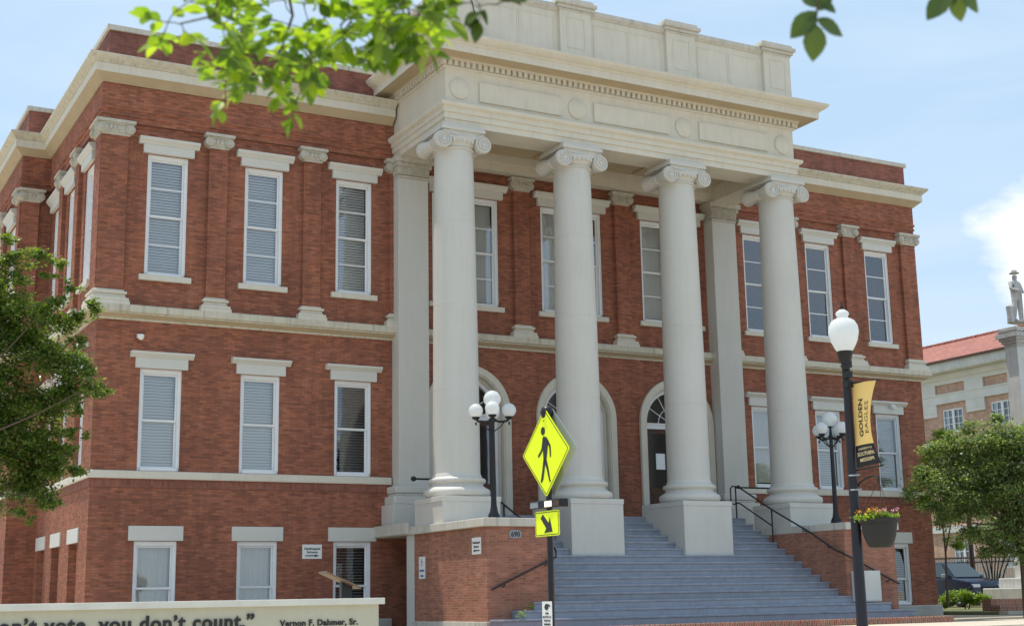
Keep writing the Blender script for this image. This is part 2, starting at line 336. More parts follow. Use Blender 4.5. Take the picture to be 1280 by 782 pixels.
FR = lambda u, n, z: (u, -n, z)                      # local (along wall, outward, up) -> world, front facade y=0
def sideT(x0): return lambda u, n, z: (x0-n, u, z)   # left-facing wall at x0, u = y

# ================================================================== SETTING
AX = 14.4; RX = 15.25; RY = 7.4; BACK = 27
gm = MB(); nx = 60
def gz(x, y):
    if y > -12.5: return .78
    if y < -17: return 0.0
    t = (y+17)/4.5; return .78*t*t*(3-2*t)
xs = [-1500, -300, -80]+[-50+4*i for i in range(26)]+[80, 300, 1500]; ys = [-1500, -300, -80, -50, -30, -17, -16.2, -15.5, -14.8, -14, -13.2, -12.5, -9, -4, 10, 60, 300, 1500]
vs = [(x, y, gz(x, y)) for y in ys for x in xs]; n_ = len(xs)
gm.add(vs, [(j*n_+i, j*n_+i+1, (j+1)*n_+i+1, (j+1)*n_+i) for j in range(len(ys)-1) for i in range(n_-1)])
struct('ground', gm, 'plaza', recalc=False)
struct('sidewalk', MB().box(-45, 45, -12.4, -8.7, .6, .80), 'sidewalk')
struct('forecourt_pavement', MB().box(-45, 60, -40, -17.05, -.1, .012), 'sidewalk')
struct('side_street', MB().box(14.9, 60, -8.7, -2.6, .6, .79), 'asphalt')
struct('kerb', MB().box(14.9, 60, -2.6, -2.2, .6, .90), 'sidewalk')
struct('planting_bed', MB().box(14.9, 60, -2.2, 40, .6, .88), 'grass_ground')
struct('side_pavement', MB().box(-40, -16.2, -8, 30, .6, .80), 'sidewalk')

# ================================================================== COURTHOUSE
CH = thing('courthouse', 'red brick courthouse with a white four-columned portico above wide blue-grey stairs', 'courthouse', (0, 0, .78))
WIN_X = [-12.685, -9.985, -7.29, 7.29, 9.985, 12.685]; HW = .55
ZU0, ZU1, ZM0, ZM1, ZG0, ZG1 = 10.16, 13.5, 5.0, 7.66, 1.16, 3.21
ARCH = [-3.7, 0, 3.7]; FLOOR = 3.86; SPR = 6.95
def wallgrid(mb, u0, u1, z0, z1, ops, depth):
    us = sorted(set([u0, u1]+[o[0] for o in ops]+[o[1] for o in ops])); zs = sorted(set([z0, z1]+[o[2] for o in ops]+[o[3] for o in ops]))
    for i in range(len(us)-1):
        for j in range(len(zs)-1):
            cu = (us[i]+us[i+1])/2; cz = (zs[j]+zs[j+1])/2
            if any(o[0] < cu < o[1] and o[2] < cz < o[3] for o in ops): continue
            mb.quad((us[i], 0, zs[j]), (us[i+1], 0, zs[j]), (us[i+1], 0, zs[j+1]), (us[i], 0, zs[j+1]))
    for a, b, c, d in ops:
        D = -depth
        mb.quad((a, 0, c), (a, D, c), (a, D, d), (a, 0, d)); mb.quad((b, 0, c), (b, 0, d), (b, D, d), (b, D, c))
        mb.quad((a, 0, d), (a, D, d), (b, D, d), (b, 0, d)); mb.quad((a, 0, c), (b, 0, c), (b, D, c), (a, D, c))
wm = MB(FR)
ops = []
for x in WIN_X: ops += [(x-HW, x+HW, ZU0, ZU1), (x-HW, x+HW, ZM0, ZM1), (x-HW, x+HW, ZG0, ZG1)]
for x in ARCH: ops += [(x-1.1, x+1.1, ZU0, ZU1), (x-1.25, x+1.25, FLOOR-.2, SPR+1.25)]
wallgrid(wm, -AX, AX, .6, 15.9, ops, .3)
for x in ARCH:                                            # spandrels
    n = 24
    for k in range(n):
        a0 = pi*k/n; a1 = pi*(k+1)/n; r = 1.25; top = SPR+1.25
        p0 = (x+r*cos(a0), SPR+r*sin(a0)); p1 = (x+r*cos(a1), SPR+r*sin(a1))
        wm.quad((p0[0], 0, p0[1]), (p1[0], 0, p1[1]), (p1[0], 0, top+.001), (p0[0], 0, top+.001))
        wm.quad((p0[0], 0, p0[1]), (p1[0], 0, p1[1]), (p1[0], -.5, p1[1]), (p0[0], -.5, p0[1]))
SIDE_Y = [1.75, 4.15, 6.4]
wm.T = sideT(-AX); ops = []
for y in SIDE_Y: ops += [(y-HW, y+HW, ZU0, ZU1), (y-HW, y+HW, ZM0, ZM1), (y-HW, y+HW, ZG0, ZG1)]
wallgrid(wm, 0, RY, .6, 15.9, ops, .62)
REAR_Y = [9.3, 12, 14.7, 17.4, 20.1, 22.8]
wm.T = sideT(-RX); ops = []
for y in REAR_Y: ops += [(y-HW, y+HW, ZU0, ZU1), (y-HW, y+HW, ZM0, ZM1), (y-HW, y+HW, ZG0, ZG1)]
wallgrid(wm, RY, BACK, .6, 15.9, ops, .62)
wm.T = None
wm.quad((-RX, RY, .6), (-AX, RY, .6), (-AX, RY, 15.9), (-RX, RY, 15.9))
wm.quad((AX, 0, .6), (AX, BACK, .6), (AX, BACK, 15.9), (AX, 0, 15.9)); wm.quad((-RX, BACK, .6), (AX, BACK, .6), (AX, BACK, 15.9), (-RX, BACK, 15.9))
wm.build('wall', 'brick', CH, recalc=False)
rf = MB().box(-AX+.02, AX-.02, .02, BACK-.02, 15.86, 15.94); rf.box(-RX+.02, -AX, RY+.02, BACK-.02, 15.86, 15.94); rf.build('roof', 'lead', CH)
fl = MB()
for z in (4.55, 9.3): fl.box(-AX+.3, AX-.3, .32, BACK-.3, z, z+.15)
for x in (-5.2, 5.2): fl.box(x-.05, x+.05, .32, BACK-.3, .8, 15.8)
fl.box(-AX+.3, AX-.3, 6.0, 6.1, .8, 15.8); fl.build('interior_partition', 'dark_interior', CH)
# brick frieze with corbel lines, pilasters
MAIN = [(-6.15, 0), (-AX, 0), (-AX, RY), (-RX, RY), (-RX, BACK)]
MAIN_R = [(AX, BACK), (AX, 0), (6.15, 0)]
def flip(p): return p
def both(fn):
    # paths travel so that the outside lies on the left-hand side
    fn([(x, y) for x, y in MAIN][::-1]) if False else None
def outward(mb, path, prof, **k):                     # MAIN runs left then back: outside is on its left when reversed sign
    mb.sweep(path, [(-o, z) for o, z in prof], **k)
# travelling MAIN from the portico to the west the outside (-Y) is on the left hand
def lay(name, ma, prof, parent=CH, centre=False, right=True, **k):
    mb = MB()
    p = MAIN if not centre else [(0, 0)]+MAIN[1:]
    mb.sweep(p, prof)
    pr = MAIN_R if not centre else [MAIN_R[0], MAIN_R[1], (0, 0)]
    mb.sweep(pr[::-1], [(-o, z) for o, z in prof])
    return mb.build(name, ma, parent, **k)
lay('brick_frieze', 'brick', [(-.05, 14.27), (.10, 14.27), (.10, 14.42), (.135, 14.44), (.135, 14.5), (.11, 14.52), (.11, 14.58), (.15, 14.6), (.15, 14.66), (.12, 14.68), (.12, 15.4), (-.05, 15.4)], centre=True)
lay('cornice', 'lichen_stone', [(-.05, 15.32), (.15, 15.32), (.17, 15.36), (.2, 15.39), (.38, 15.52), (.38, 15.75), (.42, 15.77), (.43, 15.80), (.5, 15.86), (.56, 15.93), (.56, 15.98), (.2, 16.03), (-.05, 16.03)])
lay('cornice_fascia', 'cream', [(.37, 15.515), (.386, 15.515), (.386, 15.745), (.37, 15.745)])
lay('cornice_soffit', 'soffit_tan', [(.15, 15.315), (.155, 15.31), (.37, 15.505), (.37, 15.515)])
lay('belt_course', 'lichen_stone', [(-.05, 8.90), (.05, 8.90), (.07, 8.96), (.14, 9.01), (.22, 9.04), (.22, 9.07), (.28, 9.09), (.28, 9.25), (.25, 9.28), (-.05, 9.32)], centre=True)
lay('belt_soffit', 'soffit_tan', [(.07, 8.955), (.075, 8.95), (.225, 9.035), (.22, 9.04)], centre=True)
lay('string_course', 'cream', [(-.05, 4.79), (.07, 4.79), (.08, 4.82), (.08, 4.97), (.06, 4.99), (-.05, 4.99)])
lay('brick_soldier_course', 'brick_course', [(-.05, 4.57), (.02, 4.57), (.02, 4.79), (-.05, 4.79)])
lay('plinth', 'concrete', [(-.05, .7), (.10, .7), (.10, 1.10), (.06, 1.14), (-.05, 1.14)])
# parapet
lay('parapet', 'brick_parapet', [(-.35, 15.95), (-.02, 15.95), (-.02, 16.86), (-.35, 16.86)], centre=False)
lay('parapet_coping', 'coping_stone', [(-.42, 16.86), (.05, 16.86), (.05, 17.0), (-.18, 17.04), (-.42, 17.0)], centre=False)
MB().box(-13.9, -9, 7.4, 7.75, 16.0, 17.35).box(-13.95, -9, 7.35, 7.8, 17.35, 17.47).build('rear_parapet', 'brick_parapet', CH)
# pilasters -------------------------------------------------------
def pilaster(T, u, w=.52, corner=0):
    mb = MB(T); a, b = u-w/2, u+w/2
    sh = mb.box(a, b, -.02, .12, 9.1, 14.0).build('pilaster', 'brick', CH)
    bs = MB(T); bs.box(a-.165, b+.165, 0, .27, 9.2, 9.36).box(a-.14, b+.14, 0, .25, 9.36, 9.44).box(a-.07, b+.07, 0, .18, 9.44, 9.50).box(a-.05, b+.05, 0, .16, 9.50, 9.55).box(a-.095, b+.095, 0, .205, 9.55, 9.62).box(a-.03, b+.03, 0, .15, 9.62, 9.67)
    bs.build('pilaster_base', 'cream', sh, bevel=.012)
    cp = MB(T); cp.box(a-.15, b+.15, -.02, .28, 14.18, 14.262).box(a-.1, b+.1, -.02, .22, 14.13, 14.18).box(a-.04, b+.04, -.02, .19, 13.93, 14.13)
    for q in (a-.02, b+.02):
        for r, d in ((.125, .24), (.075, .27), (.035, .285)):
            pts = [(q+r*cos(2*pi*i/14), 14.03+r*sin(2*pi*i/14)) for i in range(14)]
            cp.prism(pts, -.01, d, lambda x, z, n: (x, n, z))
    for i in range(4): cp.box(a+.06+i*.11, a+.13+i*.11, .18, .215, 13.99, 14.12)
    cp.box(a-.02, b+.02, -.01, .165, 13.86, 13.93)
    cp.build('capital', 'carved_stone', sh)
for u in (-11.33, -8.6, -5.95, -1.83, 1.83, 5.95, 8.6, 11.33): pilaster(FR, u)
pilaster(FR, -14.14, .70); pilaster(FR, 14.14, .70)
pilaster(lambda u, n, z: (-AX-n+.004, u, z+.003), .215, .645); pilaster(sideT(-AX), 2.95, .5); pilaster(sideT(-AX), 5.28, .5)
pilaster(sideT(-RX), 7.66, .5)
for y in (10.65, 13.35, 16.05, 18.75, 21.45, 24.15): pilaster(sideT(-RX), y, .5)
pilaster(lambda u, n, z: (u, RY-n, z), -15.05, .5)
pilaster(lambda u, n, z: (AX+n-.004, u, z+.003), .17, .5)

# windows ---------------------------------------------------------
def window(T0, cx, z0, z1, kind, blind='full', style=0, pair=False, bm='blind', inset=0):
    T = (lambda u, n, z: T0(u, n-inset, z))
    hw = 1.1 if pair else HW
    f = MB(T); t = .085; n0, n1 = -.22, -.05
    f.box(cx-hw, cx-hw+t, n0, n1, z0, z1).box(cx+hw-t, cx+hw, n0, n1, z0, z1).box(cx-hw+t, cx+hw-t, n0, n1, z1-t*1.3, z1).box(cx-hw+t, cx+hw-t, n0, n1+.04, z0, z0+t)
    # casing bead standing a little proud
    f.box(cx-hw, cx-hw+.035, n1, n1+.025, z0+t, z1).box(cx+hw-.035, cx+hw, n1, n1+.025, z0+t, z1).box(cx-hw+.035, cx+hw-.035, n1, n1+.025, z1-.035, z1)
    if pair: f.box(cx-.11, cx+.11, n0, n1+.015, z0+t, z1-t*1.3)
    fr = f.build('window', 'window_paint', CH, bevel=.008)
    cells = [(cx-hw+t, cx+hw-t)] if not pair else [(cx-hw+t, cx-.11), (cx+.11, cx+hw-t)]
    zb, zt = z0+t, z1-t*1.3; zm = (zb+zt)/2 if kind != 'ground' else zb+(zt-zb)*.42
    for a, b in cells:
        for lo, hi, nn, ss in ((zm-.02, zt, -.12, 1), (zb, zm+.02, -.165, 0)):
            s = MB(T); w = .05
            s.box(a, a+w, nn-.03, nn, lo, hi).box(b-w, b, nn-.03, nn, lo, hi).box(a+w, b-w, nn-.03, nn, hi-w, hi).box(a+w, b-w, nn-.03, nn, lo, lo+w)
            if kind == 'upper': mz = (lo+hi)/2; s.box(a+w, b-w, nn-.025, nn-.002, mz-.016, mz+.016)
            s.build('sash', 'window_paint', fr)
            p = MB(T); p.quad((a+w, nn-.015, lo+w), (b-w, nn-.015, lo+w), (b-w, nn-.015, hi-w), (a+w, nn-.015, hi-w)); p.build('pane', 'glass', fr, recalc=False)
        if blind in ('full', 'open', 'half'):
            bl = MB(T); z = zt-.01; end = zb if blind != 'half' else zm
            ang = {'full': 1.08, 'open': .3, 'half': .9}[blind]; pitch = .078; wd = .041 if blind != 'open' else .036
            while z > end+.03:
                zz = z+random.uniform(-.002, .002)
                bl.quad((a+.03, -.27-wd*cos(ang), zz+wd*sin(ang)), (b-.03, -.27-wd*cos(ang), zz+wd*sin(ang)), (b-.03, -.27+wd*cos(ang), zz-wd*sin(ang)), (a+.03, -.27+wd*cos(ang), zz-wd*sin(ang)))
                z -= pitch
            bl.build('blind', bm, fr, recalc=False)
        elif blind in ('shade', 'curtain'):
            bl = MB(T); n = 14; lo = zb+.05 if blind == 'curtain' else zb+(zt-zb)*.0+.1
            for i in range(n):
                u0 = a+.02+(b-a-.04)*i/n; u1 = a+.02+(b-a-.04)*(i+1)/n; d0 = -.3+.03*(i % 2 if blind == 'curtain' else 0); d1 = -.3+.03*((i+1) % 2 if blind == 'curtain' else 0)
                bl.quad((u0, d0, lo), (u1, d1, lo), (u1, d1, zt), (u0, d0, zt))
            bl.build('curtain', 'curtain', fr, recalc=False)
    # stone parts
    T = T0
    if kind == 'upper':
        MB(T).box(cx-hw-.15, cx+hw+.15, -.02, .10, z0-.15, z0+.005).build('sill', 'cream', fr, bevel=.01)
        l = MB(T); l.box(cx-hw-.14, cx+hw+.14, -.02, .11, z1+.01, z1+.25).prism([(0, z1+.25), (.13, z1+.25), (.15, z1+.29), (.22, z1+.36), (.23, z1+.40), (.23, z1+.43), (0, z1+.45)], cx-hw-.27, cx+hw+.27, lambda n, z, u: (u, n-.01, z))
        l.build('lintel', 'lintel', fr, bevel=.006)
    elif kind == 'middle':
        l = MB(T); l.box(cx-hw-.14, cx+hw+.14, -.02, .09, z1+.005, z1+.28).prism([(0, z1+.28), (.11, z1+.28), (.13, z1+.31), (.2, z1+.37), (.21, z1+.43), (0, z1+.45)], cx-hw-.28, cx+hw+.28, lambda n, z, u: (u, n-.01, z))
        l.build('lintel', 'lintel', fr, bevel=.006)
    else:
        MB(T).box(cx-hw-.155, cx+hw+.155, -.02, .035, z1+.01, z1+.385).build('lintel', 'lintel', fr, bevel=.006)
    return fr
ub = ['full', 'full', 'full', 'open', 'open', 'open']
mbk = ['full', 'full', 'open', 'shade', 'full', 'full']
gb = ['curtain', 'curtain', 'open', 'curtain', 'curtain', 'open']
for i, x in enumerate(WIN_X):
    window(FR, x, ZU0, ZU1, 'upper', ub[i]); window(FR, x, ZM0, ZM1, 'middle', mbk[i], bm='blind' if i < 2 else 'blind_grey'); window(FR, x, ZG0, ZG1, 'ground', gb[i])
for i, x in enumerate(ARCH): window(FR, x, ZU0, ZU1, 'upper', ['shade', 'curtain', 'shade'][i], pair=True)
for y in SIDE_Y:
    for a, b, k, bb in ((ZU0, ZU1, 'upper', 'full'), (ZM0, ZM1, 'middle', 'full'), (ZG0, ZG1, 'ground', 'full')): window(sideT(-AX), y, a, b, k, bb, inset={'upper': .02, 'middle': .12, 'ground': .32}[k])
for y in REAR_Y:
    for a, b, k, bb in ((ZU0, ZU1, 'upper', 'full'), (ZM0, ZM1, 'middle', 'full'), (ZG0, ZG1, 'ground', 'full')): window(sideT(-RX), y, a, b, k, bb, inset={'upper': .02, 'middle': .12, 'ground': .32}[k])

# arched doorways --------------------------------------------------
def ring(mb, cx, r0, r1, n0, n1, z0=FLOOR-.02, n=28):
    pts = [(cx+cos(pi*k/n), sin(pi*k/n), k) for k in range(n+1)]
    inn = [(cx+r0, z0)]+[(cx+r0*cos(pi*k/n), SPR+r0*sin(pi*k/n)) for k in range(n+1)]+[(cx-r0, z0)]
    out = [(cx+r1, z0)]+[(cx+r1*cos(pi*k/n), SPR+r1*sin(pi*k/n)) for k in range(n+1)]+[(cx-r1, z0)]
    N_ = len(inn); vs = [FRp(p, n0) for p in inn]+[FRp(p, n0) for p in out]+[FRp(p, n1) for p in inn]+[FRp(p, n1) for p in out]
    fs = []
    for i in range(N_-1):
        fs += [(2*N_+i, 2*N_+i+1, 3*N_+i+1, 3*N_+i), (i, i+1, 2*N_+i+1, 2*N_+i), (N_+i, 3*N_+i, 3*N_+i+1, N_+i+1)]
    mb.add(vs, fs)
def FRp(p, n): return (p[0], -n, p[1])
for di, cx in enumerate(ARCH):
    m_ = MB(); ring(m_, cx, 1.2, 1.40, -.05, .10); ring(m_, cx, 1.16, 1.28, -.08, .06); ring(m_, cx, 1.08, 1.2, -.3, -.12)
    d = m_.build('doorway', 'cream', CH, smooth=True, angle=30)
    m_ = MB(); ring(m_, cx, .98, 1.1, -.34, -.2); m_.box(cx-.98, cx+.98, .2, .34, SPR-.18, SPR-.02); m_.box(cx-.98, cx+.98, .17, .36, SPR-.05, SPR+.0)
    m_.build('door_frame', 'window_paint', d, smooth=True, angle=30)
    fan = MB()
    for k in range(1, 6):
        a = pi*k/6; fan.tube([(cx+.12*cos(a), .26, SPR+.12*sin(a)), (cx+.99*cos(a), .26, SPR+.99*sin(a))], .014, 5)
    for r in (.5, .14): fan.tube([(cx+r*cos(pi*k/16), .26, SPR+r*sin(pi*k/16)) for k in range(17)], .014, 5)
    fan.build('fanlight_bars', 'window_paint', d)
    g_ = MB(); pts = [(cx+1.0*cos(pi*k/24), SPR+1.0*sin(pi*k/24)) for k in range(25)]; g_.quad(*[(p[0], .28, p[1]) for p in pts]); g_.build('fanlight_pane', 'glass', d, recalc=False)
    zt = SPR-.18
    lf = MB()
    for a, b in ((cx-.98, cx-.02), (cx+.02, cx+.98)):
        lf.box(a, a+.12, .26, .31, FLOOR, zt).box(b-.12, b, .26, .31, FLOOR, zt).box(a+.12, b-.12, .26, .31, zt-.14, zt).box(a+.12, b-.12, .26, .31, FLOOR, FLOOR+1.05).box(a+.17, b-.17, .245, .26, FLOOR+.2, FLOOR+.9)
    lf.build('door', 'wood_dark', d, bevel=.006)
    pn = MB()
    for a, b in ((cx-.86, cx-.14), (cx+.14, cx+.86)): pn.quad((a, .285, FLOOR+1.05), (b, .285, FLOOR+1.05), (b, .285, zt-.14), (a, .285, zt-.14))
    pn.build('door_pane', 'glass', d, recalc=False)
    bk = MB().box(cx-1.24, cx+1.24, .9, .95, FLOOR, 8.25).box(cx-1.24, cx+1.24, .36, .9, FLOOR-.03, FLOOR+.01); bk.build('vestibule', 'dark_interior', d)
    if di != 1: MB().box(cx-.66, cx-.32, .236, .243, 5.5, 6.0).build('paper_notice', 'paper', d)
    hd = MB(); hd.tube([(cx+.1, .22, FLOOR+.95), (cx+.1, .19, FLOOR+1.0), (cx+.1, .19, FLOOR+1.25), (cx+.1, .22, FLOOR+1.3)], .012, 6); hd.build('door_handle', 'metal_grey', d)

# portico ----------------------------------------------------------
CX = [-5.62, -1.83, 1.83, 5.62]; CY = -3.15
def col_base(mb, x, y, k=1.0):
    mb.lathe([(0, 4.2), (.80*k, 4.2), (.86*k, 4.24), (.885*k, 4.32), (.86*k, 4.40), (.79*k, 4.44), (.76*k, 4.46), (.70*k, 4.50), (.685*k, 4.54), (.71*k, 4.57), (.755*k, 4.59), (.765*k, 4.64), (.74*k, 4.69), (.68*k, 4.71), (.655*k, 4.73), (.655*k, 4.76), (.625*k, 4.82), (0, 4.82)], (x, y, 0), 56)
def volute(mb, x, yf, z, s):
    pts = []
    for i in range(46):
        t = i/45; a = t*2*pi*2.4; r = .215*(1-t)**.8+.03
        pts.append((x+s*r*cos(a+pi/2), yf-.012, z+r*sin(a+pi/2)))
    mb.tube(pts, [.026*(1-.5*i/45) for i in range(46)], 6)
    mb.lathe([(0, -.03), (.05, -.03), (.05, 0)], (x, yf, z), 14, axis=1)
for i, x in enumerate(CX):
    prof = [(0, 4.80), (.625, 4.80)]; zs = [4.9, 5.6, 6.99, 7.0, 7.01, 8.2, 9.29, 9.3, 9.31, 10.5, 11.59, 11.6, 11.61, 12.5, 13.3, 13.62]
    for z in zs:
        t = (z-4.9)/(13.62-4.9); r = .62-.085*t**1.6
        if round(z*100) % 10 == 0 and round(z, 2) in (7.0, 9.3, 11.6): r -= .006
        prof.append((r, z))
    prof += [(.535, 13.64), (0, 13.64)]
    sh = MB().lathe(prof, (x, CY, 0), 64).build('column', 'column_paint', CH, smooth=True, angle=22)
    b = MB(); col_base(b, x, CY); b.build('column_base', 'column_paint', sh, smooth=True, angle=60)
    c = MB()
    c.lathe([(.53, 13.60), (.575, 13.615), (.59, 13.64), (.575, 13.665), (.54, 13.68), (.545, 13.70), (.60, 13.76), (.66, 13.84), (.69, 13.90), (.69, 13.93), (.3, 13.95)], (x, CY, 0), 48)
    for k in range(28):                                   # egg ornament
        a = 2*pi*k/28; c.lathe([(0, -.075), (.035, -.05), (.05, 0), (.04, .04), (0, .06)], (x+.655*cos(a), CY+.655*sin(a), 13.84), 6)
    c.box(x-.60, x+.60, CY-.60, CY+.60, 14.0, 14.10); c.box(x-.66, x+.66, CY-.66, CY+.66, 14.10, 14.19); c.box(x-.62, x+.62, CY-.62, CY+.62, 14.19, 14.275)
    c.box(x-.56, x+.56, CY-.56, CY+.56, 13.92, 14.02)
    for s in (-1, 1):
        vx = x+s*.615
        c.lathe([(0, -.62), (.225, -.62), (.245, -.60), (.24, -.5), (.205, -.34), (.165, -.15), (.155, -.04), (.17, -.03), (.17, .03), (.155, .04), (.165, .15), (.205, .34), (.24, .5), (.245, .6), (.225, .62), (0, .62)], (vx, CY, 13.80), 28, axis=1)
        c.prism([(vx-s*.24, 13.9), (vx-s*.0, 14.03), (vx+s*.1, 14.02), (x, 14.03), (x, 13.93)] if s > 0 else [(x, 13.93), (x, 14.03), (vx-.1, 14.02), (vx, 14.03), (vx+.24, 13.9)], CY-.61, CY+.61, lambda u, z, w: (u, w, z))
        volute(c, vx, CY-.62, 13.80, s); volute(c, vx, CY+.645, 13.80, s)
    c.build('capital', 'column_paint', sh, smooth=True, angle=35)
    pd = MB()
    if i in (0, 3): pd.box(x-.83, x+.83, CY-.85, CY+.85, 3.5, 4.2); pd.box(x-.85, x+.85, CY-.87, CY+.87, 4.06, 4.202)
    else: pd.box(x-.83, x+.83, CY-.85, -1.9, 2.6, 4.2); pd.box(x-.845, x+.845, CY-.865, CY+.865, 4.06, 4.202)
    pd.build('pedestal', 'column_paint', sh, bevel=.012)
for x in (-5.62, 5.62):                                   # antas against the wall
    a = MB().box(x-.475, x+.475, -.47, .02, 4.7, 13.66).build('anta', 'column_paint', CH, bevel=.012)
    b = MB()
    for (o, z0, z1) in ((.24, 4.2, 4.44), (.14, 4.44, 4.52), (.17, 4.52, 4.72)): b.box(x-.475-o, x+.475+o, -.47-o, .02, z0, z1)
    b.build('anta_base', 'column_paint', a, bevel=.05)
    MB().box(x-.80, x+.80, -.80, .02, 3.5, 4.2).build('anta_pedestal', 'column_paint', a, bevel=.012)
    c = MB(); c.box(x-.49, x+.49, -.49, .02, 13.66, 13.74).box(x-.5, x+.5, -.5, .02, 13.76, 14.0).box(x-.56, x+.56, -.56, .02, 14.0, 14.12).box(x-.62, x+.62, -.62, .02, 14.12, 14.275)
    for k in range(11): c.lathe([(0, -.07), (.035, -.05), (.042, 0), (.03, .05), (0, .07)], (x-.45+k*.09, -.56, 14.06), 6); c.box(x-.47+k*.09, x-.43+k*.09, -.525, -.5, 13.78, 13.96)
    c.build('capital', 'carved_stone', a, bevel=.008)
PX, PY = 6.1, -3.63
# travelling from west back corner round the front: outside on the right hand -> negative offsets
PP = [(-PX, .3), (-PX, PY), (PX, PY), (PX, .3)]
def psweep(prof, path=PP): return MB().sweep(path, [(-o, z) for o, z in prof])
en = psweep([(-.96, 14.28), (0, 14.28), (0, 14.45), (.04, 14.46), (.04, 14.62), (.08, 14.63), (.08, 14.74), (.10, 14.76), (.16, 14.80), (.18, 14.85), (.18, 14.90), (.0, 14.95), (-.96, 14.95)])
ent = en.build('architrave', 'cream', CH)
psweep([(-.5, 14.94), (-.02, 14.94), (-.02, 15.90), (.05, 15.92), (.05, 15.97), (.02, 15.98), (.02, 16.12), (.14, 16.13), (.14, 16.18), (-.5, 16.18)]).build('frieze', 'cream', CH)
def comb(a0, a1, base, out):          # a row of dentils cut from one band
    pts = [(a0, base)]; k = a0
    while k+.10 <= a1+1e-6: pts += [(k, out), (k+.10, out), (k+.10, base+(out-base)*.3), (k+.182, base+(out-base)*.3)]; k += .182
    return pts+[(k, base)]
MB().prism(comb(-PX-.12, PX+.1, PY+.02, PY-.13), 15.985, 16.125, lambda a, o, w: (a, o, w)).build('dentil_row', 'cream', CH)
for s in (-1, 1): MB().prism(comb(PY-.08, .1, s*(PX-.02), s*(PX+.13)), 15.987, 16.123, lambda a, o, w: (o, a, w)).build('dentil_row', 'cream', CH)
psweep([(-.5, 16.18), (.16, 16.18), (.20, 16.20), (.58, 16.20), (.58, 16.40), (.62, 16.42), (.63, 16.45), (.72, 16.49), (.80, 16.56), (.83, 16.62), (.83, 16.65), (.2, 16.78), (-.5, 16.80)]).build('portico_cornice', 'cream', CH)
psweep([(.16, 16.176), (.20, 16.196), (.565, 16.196), (.565, 16.199), (.2, 16.199), (.16, 16.179)]).build('portico_soffit', 'soffit_tan', CH)
for x in (-5.64, -1.87, 1.87, 5.64): MB().lathe([(0, -.055), (.27, -.055), (.305, -.03), (.305, .05)], (x, PY+.02, 15.37), 36, axis=1).build('frieze_disc', 'cream', CH, smooth=True, angle=40)
for a, b in ((-5.05, -2.42), (-1.32, 1.32), (2.42, 5.05)): MB().box(a, b, PY-.04, PY+.03, 15.07, 15.64).build('frieze_panel', 'cream', CH, bevel=.01)
# ceiling, back beam
MB().box(-5.15, 5.15, -2.68, -.45, 14.80, 14.9).box(-5.0, -1.9, -2.4, -.7, 14.74, 14.80).box(-1.7, 1.7, -2.4, -.7, 14.74, 14.80).box(1.9, 5.0, -2.4, -.7, 14.74, 14.80).build('portico_ceiling', 'soffit_tan', CH)
MB().box(-5.14, 5.14, -.46, -.13, 14.30, 14.95).box(-5.14, 5.14, -.50, -.46, 14.55, 14.8).build('wall_beam', 'cream', CH)
# attic parapet of the portico
AY = -3.55
at_ = MB(); at_.box(-5.98, 5.98, AY+.0, AY+.5, 16.6, 18.32); at_.box(-5.98, -5.5, AY+.5, 1.4, 16.6, 18.32); at_.box(5.5, 5.98, AY+.5, 1.4, 16.6, 18.32)
attic = at_.build('attic', 'cream', CH)
rl = MB(); rl.sweep([(-5.98, 1.4), (-5.98, AY), (5.98, AY), (5.98, 1.4)], [(.5, 18.3), (-.03, 18.3), (-.05, 18.34), (-.10, 18.38), (-.10, 18.5), (.5, 18.54)]); rl.build('attic_rail', 'coping_stone', attic)
pf = MB()
def frame2(mb, a, b, c, d, y, w=.03, p=.012): mb.box(a, b, y-p, y+.01, c, c+w).box(a, b, y-p, y+.01, d-w, d).box(a, a+w, y-p, y+.01, c+w, d-w).box(b-w, b, y-p, y+.01, c+w, d-w)
for x in (-5.58, -1.87, 1.87, 5.58):
    p = MB().box(x-.53, x+.53, AY-.12, AY+.5, 16.6, 18.36); p.build('attic_pier', 'cream', attic, bevel=.01)
    MB().box(x-.56, x+.56, AY-.15, AY+.53, 18.33, 18.40).box(x-.62, x+.62, AY-.2, AY+.58, 18.40, 18.5).box(x-.68, x+.68, AY-.27, AY+.62, 18.5, 18.62).box(x-.60, x+.60, AY-.2, AY+.55, 18.62, 18.72).build('pier_cap', 'coping_stone', attic, bevel=.02)
    frame2(pf, x-.31, x+.31, 17.2, 18.15, AY-.12)
for a, b in ((-4.9, -2.55), (-1.2, 1.2), (2.55, 4.9)):
    mid = (a+b)/2; frame2(pf, a, mid-.02, 17.05, 18.12, AY); frame2(pf, mid+.02, b, 17.05, 18.12, AY)
pf.build('attic_panel', 'cream', attic)
MB().tube([(-6.05, -1.15, 16.7), (-6.05, -1.15, 18.2)], .03, 6).tube([(-5.1, AY-.145, 16.8), (-5.1, AY-.145, 17.3), (-5.35, AY-.145, 18.3), (-5.38, AY-.3, 18.7)], .012, 5).build('cable', 'rail_black', attic)

